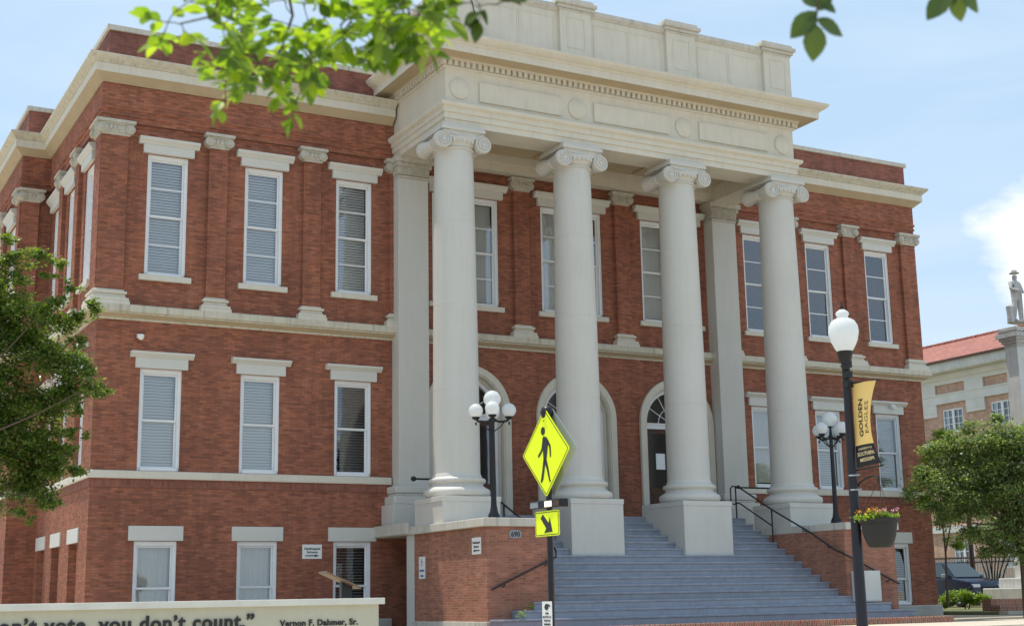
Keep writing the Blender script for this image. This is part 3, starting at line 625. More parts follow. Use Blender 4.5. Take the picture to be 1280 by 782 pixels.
# floor, stairs, podium ---------------------------------------------
TR, RI, Y0 = .36, .195, -2.1
SW = 4.62
st = MB(); nose = MB()
st.box(-SW, SW, Y0, .0, 3.4, FLOOR-.004)
for k in range(0, 15):
    z = FLOOR-RI*k; y = Y0-TR*k; w = SW if k < 12 else SW+(k-11)*.6
    if k >= 12: st.box(-w+.02, w-.02, y+.01, -6.3, .6+.003*k, z-.052)
    else: st.box(-w+.001, w-.001, y+.02, y+TR+.3, .6, z-.004)
    e = .003 if k < 12 else 0
    nose.box(-w+e, w-e, y-.012, (y+TR+.015 if k else y+.3) if k < 12 else -6.39, z-.05, z)
stairs = st.build('stairs', 'stair_paint', CH)
nose.build('stair_nosing', 'stair_nose', stairs, bevel=.008)
for s in (-1, 1):
    pm = MB()
    X0, X1 = (4.62, 6.45) if s > 0 else (-6.45, -4.62)
    fx = 6.45*s
    pm.box(X0, X1, -6.4, -2.27, .6, 3.3)
    pm.box(min(s*4.62, s*5.3), max(s*4.62, s*5.3), -2.27, -.02, .6, 3.3)
    p = pm.build('podium', 'brick_podium', CH)
    cp = MB().box(X0-(.11 if s < 0 else 0), X1+(.11 if s > 0 else 0), -6.5, .0, 3.3, 3.5)
    if s < 0: cp.box(X0-.2, X0-.11, -2.2, .0, 3.32, 3.62)
    cp.build('podium_coping', 'coping_stone', p, bevel=.015)
    bs = MB().box(X0-.06 if s < 0 else X0, X1 if s < 0 else X1+.06, -6.46, -2.2, .6, 1.08); bs.build('podium_base', 'coping_stone', p, bevel=.01)
    MB().box(X0+.01 if s < 0 else X1-.3, X0+.3 if s < 0 else X1-.01, -2.27, -1.75, .78, 3.3).build('pier_board', 'lintel', p)
    # handrail: guard across the portico floor, slope along the stair, turn over the front
    hr = MB(); x = 4.45*s
    top = [(x, -2.05, 4.80), (x, -3.58, 4.02), (x, -5.17, 3.3), (x, -6.2, 2.76), (s*4.62, -6.52, 2.58), (s*6.4, -6.52, 1.82)]
    hr.tube(top, .026, 8); hr.tube([(x, -2.05, 4.80), (x, -1.75, 4.85), (x, -1.65, 4.78), (x, -1.65, 4.34), (x, -1.78, 4.30), (x, -2.05, 4.32), (x, -3.56, 3.55)], .022, 8)
    for (y, zb, zt) in ((-1.9, 3.86, 4.82), (-3.56, 3.08, 4.03)): hr.tube([(x, y, zb), (x, y, zt)], .024, 8)
    hr.tube([(x, -1.9, 4.80), (s*6.25, -1.9, 4.80)], .026, 8)
    hr.lathe([(0, -.06), (.045, -.045), (.065, 0), (.045, .045), (0, .06)], (x, -2.05, 4.80), 12)
    hr.lathe([(0, -.075), (.055, -.055), (.08, 0), (.055, .055), (0, .075)], (s*6.3, -1.9, 4.80), 12)
    for (px, py, pz) in ((x, -4.9, 3.42), (x, -5.9, 2.92)): hr.tube([(px, py, pz), (px, py, pz-.08), (s*4.62, py, pz-.1)], .016, 6)
    for t in (.15, .8): px = s*(4.62+t*1.78); pz = 2.58-t*.76; hr.tube([(px, -6.52, pz), (px, -6.52, pz-.07), (px, -6.4, pz-.09)], .016, 6)
    hr.build('handrail', 'rail_black', CH, smooth=True)
struct('brick_terrace', MB().box(-7.4, 6.3, -8.5, -6.2, .3, .93), 'brick_pave')
struct('terrace_edging', MB().box(-7.42, 6.32, -8.52, -8.3, .3, .955).box(6.1, 6.32, -8.3, -6.5, .3, .955), 'brick_soldier')

# signs fixed to the building ---------------------------------------
def arrow(mb, T, cx, cz, L, s, th=.014):
    mb.prism([(cx-s*L/2, cz-th), (cx+s*L*.2, cz-th), (cx+s*L*.2, cz-.035), (cx+s*L/2, cz), (cx+s*L*.2, cz+.035), (cx+s*L*.2, cz+th), (cx-s*L/2, cz+th)], .012, .016, lambda u, z, n: T(u, n, z))
def entrance_sign(T, cx, cz, w, h, s, X, nrm, label):
    o = MB(T); sg = thing('entrance_sign', label, 'sign', Vector(T(cx, 0, cz-h/2)))
    MB(T).box(cx-w/2, cx+w/2, .001, .012, cz-h/2, cz+h/2).build('sign_board', 'sign_white', sg, bevel=.004)
    oo = Vector(T(cx, .0155, cz+h*.14)); text('lettering', 'Handicapped', w*.155, 'letter_black', sg, oo, X, (0, 0, 1), ext=.0015, bold=.002)
    oo = Vector(T(cx, .0155, cz-h*.1)); text('lettering', 'Entrance', w*.155, 'letter_black', sg, oo, X, (0, 0, 1), ext=.0015, bold=.002)
    a = MB(); arrow(a, T, cx, cz-h*.28, w*.7, s); a.build('arrow', 'letter_black', sg)
PL = lambda u, n, z: (-6.45-n, -u, z)                     # podium side, u runs to the viewer's right
entrance_sign(FR, -8.45, 2.945, .56, .38, 1, (1, 0, 0), None, 'white entrance sign with arrow pointing right, on the left wing beside the dark ground window')
entrance_sign(PL, 5.88, 2.86, .48, .40, -1, (0, -1, 0), None, 'white entrance sign with arrow pointing left, on the podium side by its corner')
ps = thing('accessible_parking_sign', 'narrow white sign with blue wheelchair symbol on the side of the left podium', 'sign', (-6.45, -2.76, 2.15))
MB(PL).box(2.57, 2.95, .001, .012, 2.15, 2.71).build('sign_board', 'sign_white', ps, bevel=.004)
wc = MB(PL); cxs = 2.76
pts = [(cxs-.02+.055*cos(a*.35), 2.53+.055*sin(a*.35)) for a in range(-9, 6)]
for i in range(len(pts)-1): wc.prism([pts[i], pts[i+1], (pts[i+1][0], pts[i+1][1]+.014), (pts[i][0], pts[i][1]+.014)], .012, .016, lambda u, z, n: (u, n, z))
wc.box(cxs-.03, cxs-.012, .012, .016, 2.55, 2.64).box(cxs-.03, cxs+.04, .012, .016, 2.57, 2.585).box(cxs+.03, cxs+.045, .012, .016, 2.5, 2.58).box(cxs-.035, cxs-.008, .012, .016, 2.645, 2.67)
wc.box(cxs-.14, cxs+.14, .012, .016, 2.335, 2.38).box(cxs-.09, cxs+.09, .012, .016, 2.2, 2.245); wc.build('wheelchair_symbol', 'sign_blue', ps)
hn = thing('house_number_plate', 'small oval plate with the number 690 on the brick podium front', 'number plate', (-5.68, -6.4, 3.02))
pl = MB(FR); q = [(-5.68+.17*math.copysign(abs(cos(a))**.6, cos(a)), 3.12+.10*math.copysign(abs(sin(a))**.6, sin(a))) for a in [2*pi*i/28 for i in range(28)]]
pl.prism(q, 6.4, 6.42, lambda u, z, n: (u, n, z)); pl.build('plate', 'plate_grey', hn)
text('number', '690', .165, 'letter_black', hn, (-5.68, -6.424, 3.06), (1, 0, 0), (0, 0, 1), ext=.002, bold=.003)
eb = thing('electrical_box', 'pale grey metal utility box on the front of the right podium behind the banner pole', 'utility box', (5.16, -6.4, 1.35))
MB().box(4.78, 5.55, -6.72, -6.4, 1.35, 2.18).build('cabinet', 'box_grey', eb, bevel=.015)
MB().box(4.82, 5.51, -6.735, -6.72, 1.39, 2.14).build('cabinet_door', 'box_grey', eb, bevel=.006)
MB().tube([(5.0, -6.56, .96), (5.0, -6.56, 1.36)], .03, 8).build('conduit', 'box_grey', eb)
def camera_dome(loc, out, lab):
    t = thing('security_camera', lab, 'security camera', loc, 'white security cameras on the brick walls'); L = Vector(loc); o = Vector(out)
    MB().box(L.x-.06, L.x+.06, L.y-.06, L.y+.06, L.z-.05, L.z+.05).build('mount', 'sign_white', t, bevel=.01)
    e = L+o*.2+Vector((0, 0, -.02)); MB().tube([L, L+o*.12, e], .035, 8).build('arm', 'sign_white', t)
    MB().lathe([(0, -.09), (.05, -.075), (.085, -.02), (.09, .03), (.07, .06), (0, .07)], tuple(e+Vector((0, 0, -.03))), 16).build('dome', 'sign_white', t, smooth=True)
camera_dome((-13.3, -.02, 8.5), (0, -1, 0), 'white security camera on the front wall above the leftmost middle window')
camera_dome((-14.42, .9, 8.35), (-1, 0, 0), 'white security camera on the left side wall just round the corner')
camera_dome((12.76, -.02, 7.95), (0, -1, 0), 'white security camera on the right wing above the rightmost middle window')

# globe lamps on the podium ------------------------------------------
def globe_lamp(x, y, rot, lab):
    t = thing('globe_lamp', lab, 'lamp', (x, y, 3.5), 'black lamps with white globes on the podiums')
    MB().lathe([(0, 0), (.2, 0), (.2, .05), (.15, .09), (.15, .14), (.1, .24), (.075, .4), (.07, .5), (.062, 1.2), (.052, 2.2), (.05, 2.45), (.075, 2.5), (.075, 2.55), (.045, 2.62), (.03, 2.8), (.07, 2.84), (.07, 2.88), (0, 2.88)], (x, y, 3.5), 20).build('pole', 'pole_black', t, smooth=True, angle=35)
    ar = MB()
    for k in range(4):
        a = rot+k*pi/2; dx, dy = cos(a), sin(a)
        ar.tube([(x+dx*.04, y+dy*.04, 6.02), (x+dx*.2, y+dy*.2, 5.98), (x+dx*.36, y+dy*.36, 6.0), (x+dx*.42, y+dy*.42, 6.06)], .03, 8)
        ar.tube([(x+dx*.05, y+dy*.05, 5.75), (x+dx*.2, y+dy*.2, 5.86), (x+dx*.3, y+dy*.3, 5.98)], .016, 6)
        ar.lathe([(0, -.03), (.05, -.02), (.10, .02), (.105, .05), (0, .05)], (x+dx*.42, y+dy*.42, 6.06), 14)
        ar.lathe([(0, -.1), (.02, -.08), (.028, -.05), (.02, -.02), (0, 0)], (x+dx*.42, y+dy*.42, 5.99), 8)
    ar.build('arms', 'pole_black', t, smooth=True)
    for k in range(4):
        a = rot+k*pi/2; g_ = [(0, -.17)]+[(.18*sin(pi*i/12), -.18*cos(pi*i/12)) for i in range(1, 12)]+[(0, .18)]
        MB().lathe(g_, (x+cos(a)*.42, y+sin(a)*.42, 6.27), 24).build('globe', 'frosted_glass', t, smooth=True)
    g_ = [(0, -.22)]+[(.22*sin(pi*i/12), -.22*cos(pi*i/12)) for i in range(1, 12)]+[(0, .22)]
    MB().lathe(g_, (x, y, 6.56), 28).build('globe', 'frosted_glass', t, smooth=True)
globe_lamp(-5.56, -5.1, radians(-118), 'black lamp with five white globes on the left podium')
globe_lamp(5.62, -5.0, radians(-78), 'black lamp with white globes on the right podium, left of the banner pole')

# ================================================================== MEMORIAL WALL with lettering
WY = -20.0
L0 = on(-60, 756, 1, WY).x; R0 = on(479, 746, 1, WY).x; ztop = 1.642
mw = thing('memorial_wall', 'long low cream stone wall with black lettering, bottom left', 'wall', ((L0+R0)/2, WY, 0))
MB().box(L0-3, R0-.06, WY+.0, WY+.45, 0, ztop-.075).build('wall_body', 'memorial_stone', mw)
MB().box(L0-3, R0, WY-.06, WY+.5, ztop-.075, ztop).build('cap', 'memorial_cap', mw, bevel=.006)
txt_o = on(318, 783.5, 1, WY-.012)
text('lettering', '\u201cIf you don\u2019t vote, you don\u2019t count.\u201d', .222, 'letter_black', mw, txt_o, (1, 0, 0), (0, 0, 1), ext=.01, bold=.0065, align='RIGHT', spacing=1.10)
txt_o = on(350, 782.3, 1, WY-.008)
text('lettering', 'Vernon F. Dahmer, Sr.', .1, 'letter_black', mw, txt_o, (1, 0, 0), (0, 0, 1), ext=.006, bold=.0028, align='LEFT', spacing=1.06)
# reading stand behind the wall
ls = thing('reading_stand', 'small slanted plaque stand on a dark post behind the cream wall', 'plaque stand', (-13.45, -15.2, .2))
lp = on(433, 735, 1, -15.2)
MB().box(lp.x-.08, lp.x+.1, -15.2, -15.1, .2, 1.93).build('post', 'pole_black', ls)
pa = on(408, 713, 1, -15.35); pb = on(452, 733, 1, -15.35)
pq = MB(); pq.add([(pa.x, -15.35, pa.z), (pb.x, -15.35, pb.z), (pb.x, -15.0, pb.z+.0), (pa.x, -15.0, pa.z), (pa.x, -15.35, pa.z-.03), (pb.x, -15.35, pb.z-.03), (pb.x, -15.0, pb.z-.03), (pa.x, -15.0, pa.z-.03)], [(0, 1, 2, 3), (4, 7, 6, 5), (0, 4, 5, 1), (1, 5, 6, 2), (2, 6, 7, 3), (3, 7, 4, 0)])
pq.build('plaque_board', 'plaque_brown', ls, bevel=.008)

# ================================================================== CROSSWALK SIGN
sp = at(688, 700, 17.6); SX, SY = sp.x, sp.y
cs = thing('crosswalk_sign', 'fluorescent yellow pedestrian crossing sign with arrow plaque on a black pole', 'road sign', (SX, SY, 0))
ph = at(688, 512, 17.6).z
MB().tube([(SX, SY, 0), (SX, SY, ph)], .039, 16).build('pole', 'pole_black', cs, smooth=True)
MB().lathe([(0, 0), (.05, 0), (.06, .03), (.045, .05), (.07, .08), (.09, .14), (.07, .2), (.03, .225), (0, .23)], (SX, SY, ph-.12), 20).build('finial', 'pole_black', cs, smooth=True)
# sign planes: nearly parallel to the y axis, facing west (towards -x); local u runs to the viewer's right
th = radians(2); UD = Vector((sin(th), -cos(th), 0)); ND = Vector((-cos(th), -sin(th), 0))
def ST(off): return lambda u, n, z: tuple(Vector((SX, SY, 0))+UD*(u+.03)+ND*(n+off)+Vector((0, 0, z)))
def rdiamond(cz, h, rad=.03):
    pts = []
    for k in range(4):
        a = pi/2*k; c = Vector((cos(a), sin(a)))*(h-rad*1.414)
        for j in range(-3, 4): b = a+j*pi/12; pts.append((c.x+rad*cos(b), cz+c.y+rad*sin(b)))
    return pts
zc = at(684.5, 562.5, 17.6).z; hh = .575
T = ST(.05)
MB(T).prism(rdiamond(zc, hh), 0, .006, lambda u, z, n: (u, n, z)).build('sign_panel', 'sign_fluoro', cs)
bd = MB(T); o = rdiamond(zc, hh-.022, .025); i_ = rdiamond(zc, hh-.038, .02)
for k in range(len(o)): k2 = (k+1) % len(o); bd.quad((o[k][0], .0085, o[k][1]), (o[k2][0], .0085, o[k2][1]), (i_[k2][0], .0085, i_[k2][1]), (i_[k][0], .0085, i_[k][1]))
bd.build('sign_border', 'letter_black', cs, recalc=False)
pg = MB(T)
def poly(mb, pts, n0=.0065, n1=.0095): mb.prism(pts, n0, n1, lambda u, z, n: (u, n, z))
k_ = hh/.545
def PZ(x, y): return (x*k_, zc+y*k_)     # pictogram coordinates in metres
poly(pg, [PZ(-.045+.048*cos(a), .265+.052*sin(a)) for a in [2*pi*i/18 for i in range(18)]])
poly(pg, [PZ(-.04, .20), PZ(.03, .185), PZ(.06, .155), PZ(.075, .12), PZ(.02, -.10), PZ(-.045, -.10), PZ(-.055, .06), PZ(-.06, .165)])       # torso
poly(pg, [PZ(.045, .165), PZ(.075, .14), PZ(.125, .07), PZ(.13, -.01), PZ(.125, -.065), PZ(.10, -.07), PZ(.098, .0), PZ(.09, .06), PZ(.04, .12)])   # back arm
poly(pg, [PZ(-.055, .17), PZ(-.02, .15), PZ(-.05, .035), PZ(-.10, -.015), PZ(-.16, -.055), PZ(-.175, -.03), PZ(-.105, .03), PZ(-.085, .06)])        # front arm
poly(pg, [PZ(-.048, -.08), PZ(.0, -.10), PZ(-.02, -.19), PZ(-.06, -.33), PZ(-.10, -.365), PZ(-.125, -.355), PZ(-.105, -.30), PZ(-.075, -.2)])       # rear leg
poly(pg, [PZ(-.02, -.08), PZ(.025, -.09), PZ(.065, -.20), PZ(.10, -.34), PZ(.115, -.36), PZ(.085, -.375), PZ(.055, -.30), PZ(.02, -.2), PZ(-.02, -.13)])
pg.build('walking_figure', 'letter_black', cs)
T2 = ST(-.06)
MB(T2).prism(rdiamond(zc+.01, hh), -.006, 0, lambda u, z, n: (u, n, z)).build('rear_panel', 'metal_grey', cs)
MB(ST(0)).box(-.06, .0, -.06, .05, zc+.2, zc+.23).box(-.06, .0, -.06, .05, zc-.23, zc-.2).build('bracket', 'pole_black', cs)
# light bar
zb_ = at(688, 629, 17.6).z
MB(ST(0)).box(-.38, .35, -.05, .07, zb_-.052, zb_+.052).build('light_bar', 'pole_black', cs, bevel=.008)
MB(ST(0)).box(-.37, -.18, .07, .078, zb_-.035, zb_+.035).build('beacon_lens', 'reflector', cs)
MB(ST(0)).box(-.02, .14, .07, .078, zb_-.035, zb_+.035).build('beacon_lens', 'lamp_lit', cs)
MB(ST(0)).box(.2, .33, .07, .078, zb_-.035, zb_+.035).build('beacon_lens', 'wood_dark', cs)
# arrow plaque
za = at(684, 653.5, 17.6).z; aw, ah = .29, .16
rr = lambda w, h, cz, r=.03: [(sx_*(w-r)+r*cos(b), cz+sy_*(h-r)+r*sin(b)) for sx_, sy_, b0 in ((1, 1, 0), (-1, 1, pi/2), (-1, -1, pi), (1, -1, 1.5*pi)) for b in [b0+j*pi/8 for j in range(5)]]
MB(T).prism(rr(aw, ah, za), 0, .006, lambda u, z, n: (u, n, z)).build('plaque_panel', 'sign_fluoro', cs)
bd = MB(T); o = rr(aw-.012, ah-.012, za, .022); i_ = rr(aw-.022, ah-.022, za, .016)
for k in range(len(o)): k2 = (k+1) % len(o); bd.quad((o[k][0], .0085, o[k][1]), (o[k2][0], .0085, o[k2][1]), (i_[k2][0], .0085, i_[k2][1]), (i_[k][0], .0085, i_[k][1]))
bd.build('plaque_border', 'letter_black', cs, recalc=False)
ag = MB(T); poly(ag, [(-.15, za+.07), (-.095, za+.12), (.04, za+.005), (.07, za+.075), (.13, za-.11), (-.07, za-.12), (-.02, za-.06)]); ag.build('arrow', 'letter_black', cs)
# push button instruction sign
zi = at(683, 751, 17.6).z; iw = .115
T = lambda u, n, z: ST(.05)(u-.05, n, z)
MB(T).prism(rr(iw, .2, zi-.2, .015), 0, .006, lambda u, z, n: (u, n, z)).build('instruction_panel', 'sign_white', cs)
ip = MB(T); poly(ip, [(-.06, zi-.07), (-.03, zi-.03), (.02, zi-.03), (.08, zi-.05), (.08, zi-.065), (.03, zi-.065), (.035, zi-.09), (.0, zi-.11), (-.04, zi-.1)]); ip.build('hand_symbol', 'letter_black', cs)
for j, s_ in enumerate(('PUSH', 'BUTTON TO', 'TURN ON', 'WARNING', 'LIGHTS')):
    text('lettering', s_, .034, 'letter_black', cs, Vector(T(0, .0085, zi-.16-j*.045)), UD, (0, 0, 1), ext=.001, bold=.0008)

# ================================================================== BANNER LAMP POST
bl0 = at(1071, 700, 19.5); BX, BY = at(1066, 600, 19.5).x, at(1066, 600, 19.5).y
lz = at(1056, 440, 19.5).z; gt = at(1053, 383, 19.5).z; lean = Vector((at(1056, 440, 19.5).x-BX, at(1056, 440, 19.5).y-BY, 0))
lpst = thing('street_lamp', 'tall dark blue lamp post with white acorn globe, gold banner and flower basket', 'street lamp', (BX, BY, 0))
pt = [(BX-lean.x*.5, BY-lean.y*.5, 0), (BX-lean.x*.4, BY-lean.y*.4, .8), (BX, BY, at(1066, 600, 19.5).z), (BX+lean.x, BY+lean.y, lz)]
MB().tube([pt[0], pt[1], pt[2], pt[3]], [.085, .083, .066, .05], 20).build('pole', 'iron_blue', lpst, smooth=True)
tx, ty = pt[3][0], pt[3][1]
MB().lathe([(0, -.26), (.055, -.26), (.06, -.22), (.078, -.2), (.06, -.17), (.085, -.12), (.1, -.05), (.112, -.03), (.112, .01), (0, .01)], (tx, ty, lz), 24).build('collar', 'pole_black', lpst, smooth=True)
gh = gt-lz
MB().lathe([(0, 0), (.10, 0), (.135, .05*gh/.6), (.19, .16*gh/.6), (.213, .27*gh/.6), (.205, .35*gh/.6), (.165, .42*gh/.6), (.13, .445*gh/.6), (.085, .46*gh/.6), (.075, .485*gh/.6), (.095, .52*gh/.6), (.085, .55*gh/.6), (.04, .58*gh/.6), (0, .585*gh/.6)], (tx, ty, lz), 36).build('lamp_globe', 'frosted_glass', lpst, smooth=True, angle=60)
MB().lathe([(0, 0), (.025, 0), (.03, .03), (.012, .06), (.015, .09), (0, .13)], (tx, ty, lz+gh*.97), 10).build('finial', 'pole_black', lpst, smooth=True)
# banner: hangs on the right of the pole, twisted by the wind
NB_, MBn = 14, 6
tl, tr_ = at(1065, 479, 19.48), at(1095, 475, 19.12); ml, mr_ = at(1068, 532, 19.5), at(1088, 529, 19.2); bl_, br_ = at(1071, 585, 19.42), at(1102, 578, 19.15)
def bpt(s, t):
    L = (1-t)**2*tl+2*t*(1-t)*(2*ml-.5*tl-.5*bl_)+t*t*bl_; R = (1-t)**2*tr_+2*t*(1-t)*(2*mr_-.5*tr_-.5*br_)+t*t*br_
    p = L.lerp(R, s); return p+Vector((-.05, -.08, 0))*sin(pi*s)*(.3+t*.6)
def bpatch(t0, t1, s0=0, s1=1, off=0):
    mb = MB(); nu, nv = 8, 12; vs = []
    for j in range(nv+1):
        for i in range(nu+1): vs.append(tuple(bpt(s0+(s1-s0)*i/nu, t0+(t1-t0)*j/nv)+Vector((-.5, -.86, 0))*off))
    mb.add(vs, [(j*(nu+1)+i, j*(nu+1)+i+1, (j+1)*(nu+1)+i+1, (j+1)*(nu+1)+i) for j in range(nv) for i in range(nu)]); return mb
gb_ = bpatch(0, .74).build('banner', 'banner_gold', lpst, smooth=True, recalc=False)
bpatch(.74, 1.0).build('banner_foot', 'banner_black', gb_, smooth=True, recalc=False)
def btext(s_, size, s0, t0, vertical, ma, bold, parent, sq=1.0):
    c = bpy.data.curves.new('t', 'FONT'); c.body = s_; c.size = 1; c.offset = bold; c.align_x = 'CENTER'; c.resolution_u = 2
    tmp = bpy.data.objects.new('t', c); COL.objects.link(tmp); bpy.context.view_layer.update()
    me = bpy.data.meshes.new_from_object(tmp.evaluated_get(bpy.context.evaluated_depsgraph_get())); bpy.data.objects.remove(tmp)
    mb = MB()
    for v in me.vertices:
        x, y = v.co.x*size*sq, v.co.y*size
        if vertical: s, t = s0-y/.42, t0-x/1.12       # letters turned a quarter: they read upwards
        else: s, t = s0+x/.42, t0-y/1.12
        mb.v.append(tuple(bpt(s, t)+Vector((-.5, -.86, 0))*.006))
    mb.f = [tuple(p.vertices) for p in me.polygons]; bpy.data.meshes.remove(me)
    mb.build('lettering', ma, parent, recalc=False)
btext('GOLDEN', .125, .46, .42, True, 'banner_black', .028, gb_, 1.0)
btext('EAGLES', .125, .80, .42, True, 'banner_black', -.004, gb_, 1.05)
foot = [c for c in gb_.children][0] if gb_.children else gb_
btext('UNIVERSITY OF', .042, .46, .80, False, 'banner_cream', .01, gb_)
btext('SOUTHERN', .072, .46, .87, False, 'banner_cream', .014, gb_, .9)
btext('MISSISSIPPI', .066, .46, .94, False, 'banner_cream', .012, gb_, .85)
pr = MB(); pr.tube([at(1061, 479, 19.5), at(1098, 474.5, 19.1)], .012, 8); pr.tube([at(1068, 588, 19.5), at(1104, 581, 19.15)], .012, 8)
for v_ in (455, 468, 480): q = at(1057+(v_-455)*.05+1.5, v_, 19.45); pr.box(q.x-.05, q.x+.05, q.y-.05, q.y+.05, q.z-.05, q.z+.05)
pr.build('banner_arms', 'pole_black', lpst)
hk = MB(); hk.tube([at(1070, 612, 19.5), at(1075, 603, 19.45), at(1083, 597, 19.35), at(1092, 594.5, 19.25), at(1098, 595, 19.2), at(1098, 601, 19.2)], .014, 8); hk.build('hanging_bracket', 'pole_black', lpst, smooth=True)
MB().tube([at(1061, 594, 19.4), at(1075, 593, 19.4)], .012, 6).build('clamp', 'metal_grey', lpst); MB().tube([at(1063, 612, 19.4), at(1077, 611, 19.4)], .012, 6).build('clamp', 'metal_grey', lpst)
# basket hanging from the bracket
bc = at(1101, 684, 19.2); bt = at(1101, 647, 19.2)
hb = thing('hanging_basket', 'dark hanging planter of pink and yellow flowers beside the lamp post', 'flower basket', (bc.x, bc.y, bc.z))
hgt = bt.z-bc.z
MB().lathe([(0, 0), (.13, 0), (.16, .015), (.185, .06), (.22, .16), (.25, hgt-.07), (.275, hgt-.06), (.28, hgt), (.25, hgt), (.24, hgt-.08), (0, hgt-.08)], (bc.x, bc.y, bc.z), 40).build('planter', 'planter', hb, smooth=True, angle=40)
MB().lathe([(0, 0), (.245, 0), (.245, .02), (0, .03)], (bc.x, bc.y, bt.z-.04), 20).build('soil', 'soil', hb)
hp = at(1098, 600, 19.2); ch = MB()
for k in range(3): a = k*2.1+.5; ch.tube([hp, (bc.x+.26*cos(a), bc.y+.26*sin(a), bt.z)], .004, 4)
ch.build('hanging_wire', 'pole_black', hb)

# ------------------------------------------------------------------ foliage helpers
def leaf(mb, p, d, nrm, L, Wd, fold=.2):
    d = d.normalized(); s = d.cross(nrm).normalized(); n = s.cross(d).normalized(); i = len(mb.v); T_ = (.14, .32, .52, .72, .88); W_ = (.26, .44, .5, .38, .19)
    mb.v.append(tuple(p))
    for t, w in zip(T_, W_):
        c = p+d*L*t-n*L*.16*t*t; up = n*Wd*w*fold
        mb.v += [tuple(c+s*Wd*w+up), tuple(c), tuple(c-s*Wd*w+up)]
    mb.v.append(tuple(p+d*L-n*L*.16)); e = i+16
    mb.f += [(i, i+1, i+2), (i, i+2, i+3)]
    for k in range(4): a = i+1+3*k; mb.f += [(a, a+3, a+4, a+1), (a+1, a+4, a+5, a+2)]
    mb.f += [(i+13, e, i+14), (i+14, e, i+15)]
def rv(): 
    while True:
        v = Vector((random.uniform(-1, 1), random.uniform(-1, 1), random.uniform(-1, 1)))
        if .05 < v.length < 1: return v
def quadleaf(mb, p, L):
    d = rv().normalized(); d.z = d.z*.6-.1; n = (Vector((0, 0, 1))+rv()*.9).normalized(); s = d.cross(n)
    if s.length < .01: return
    s = s.normalized()*L*.28; d = d.normalized()*L
    i = len(mb.v); m = p+d*.5; mb.v += [tuple(p), tuple(m+s), tuple(p+d), tuple(m-s)]; mb.f.append((i, i+1, i+2, i+3))
# flowers
fm = MB()
for k in range(700):
    a = random.uniform(0, 2*pi); r = .27*sqrt(random.random()); p = Vector((bc.x+r*cos(a), bc.y+r*sin(a), bt.z-.02+random.uniform(0, .1)*(1.2-r*2)))
    quadleaf(fm, p, .06)
for k in range(120):
    a = random.uniform(2.2, 3.9); r = random.uniform(.2, .42); p = Vector((bc.x+r*cos(a), bc.y+r*sin(a)*.7, bt.z+.0+random.uniform(-.02, .04))); quadleaf(fm, p, .05)
fm.build('foliage', 'leaf_shrub', hb, recalc=False)
for ma, n, ang, seed in (('petal_pink', 11, (-1.3, 1.0), 1), ('petal_yellow', 14, (1.6, 4.4), 2), ('petal_orange', 4, (2.4, 4.2), 3)):
    pm = MB()
    for k in range(n):
        a = random.uniform(*ang); r = random.uniform(.05, .27 if ma == 'petal_pink' else .38); c = Vector((bc.x+r*cos(a), bc.y+r*sin(a), bt.z+.07+random.uniform(-.03, .06)))
        for j in range(14): quadleaf(pm, c+rv()*.022, .03)
    pm.build('flowers', ma, hb, recalc=False)

def branchy(t, limbs, mat_):
    tb = MB()
    for pts, r0, r1 in limbs:
        n = len(pts); tb.tube(pts, [r0+(r1-r0)*i/(n-1) for i in range(n)], 8)
    return tb.build('trunk', mat_, t, smooth=True)
def crown(clumps, count, L, ma, t, seedpts=None):
    mb = MB()
    tot = sum(c[1]**2 for c in clumps)
    for c, r, *sq in clumps:
        q = sq[0] if sq else .75; n = int(count*r*r/tot); subs = [c+Vector((v.x*r, v.y*r, v.z*r*q)) for v in [rv().normalized()*(random.random()**.4) for _ in range(max(5, int(r*r*38)+4))]]
        for k in range(n):
            s = random.choice(subs); g_ = min(.19, .3*r)*(L/.07 if L < .2 else 4); p = s+Vector((random.gauss(0, g_*.72), random.gauss(0, g_*.72), random.gauss(0, g_*.38)))
            quadleaf(mb, p, L*random.uniform(.7, 1.2))
    return mb.build('crown', ma, t, recalc=False)
def rv0(): return Vector((random.uniform(-1, 1), random.uniform(-1, 1), random.uniform(-1, 1)))
# left tree (stands left of the frame; its crown reaches in)
lt = thing('crape_myrtle', 'dark green leafy tree reaching in at the left edge before the side wall', 'tree', (-20.6, -12.2, .78))
base = Vector((-20.9, -12.6, .5))
limbs = [([base, base+Vector((.05, .05, 1.1)), base+Vector((.3, -.1, 2.2))], .13, .09)]
clumps = []
def lclump(u, v, r, d): clumps.append((at(u, v, d), r, .7))
for (u, v, r, d) in ((20, 335, .34, 22), (48, 322, .3, 21.8), (-30, 360, .7, 22), (30, 395, .5, 22), (75, 398, .33, 21.6), (106, 388, .2, 21.5), (-20, 440, .9, 22.3), (45, 440, .55, 22), (88, 470, .45, 21.6), (122, 478, .26, 21.4), (60, 505, .5, 21.8), (-40, 520, 1.1, 22.3), (20, 530, .7, 22), (60, 560, .4, 21.7), (75, 590, .3, 21.6), (30, 595, .55, 22), (50, 618, .3, 21.8), (0, 625, .4, 22), (-60, 600, .9, 22.5), (-70, 420, 1.1, 22.5), (60, 345, .14, 21.7), (15, 300, .16, 22), (92, 540, .16, 21.5), (0, 370, .5, 22), (10, 480, .7, 22), (40, 570, .5, 22), (5, 420, .5, 22.2), (70, 440, .35, 21.8), (85, 500, .35, 21.6), (30, 600, .35, 21.9), (62, 380, .3, 21.7), (0, 560, .6, 22)): lclump(u, v, r, d)
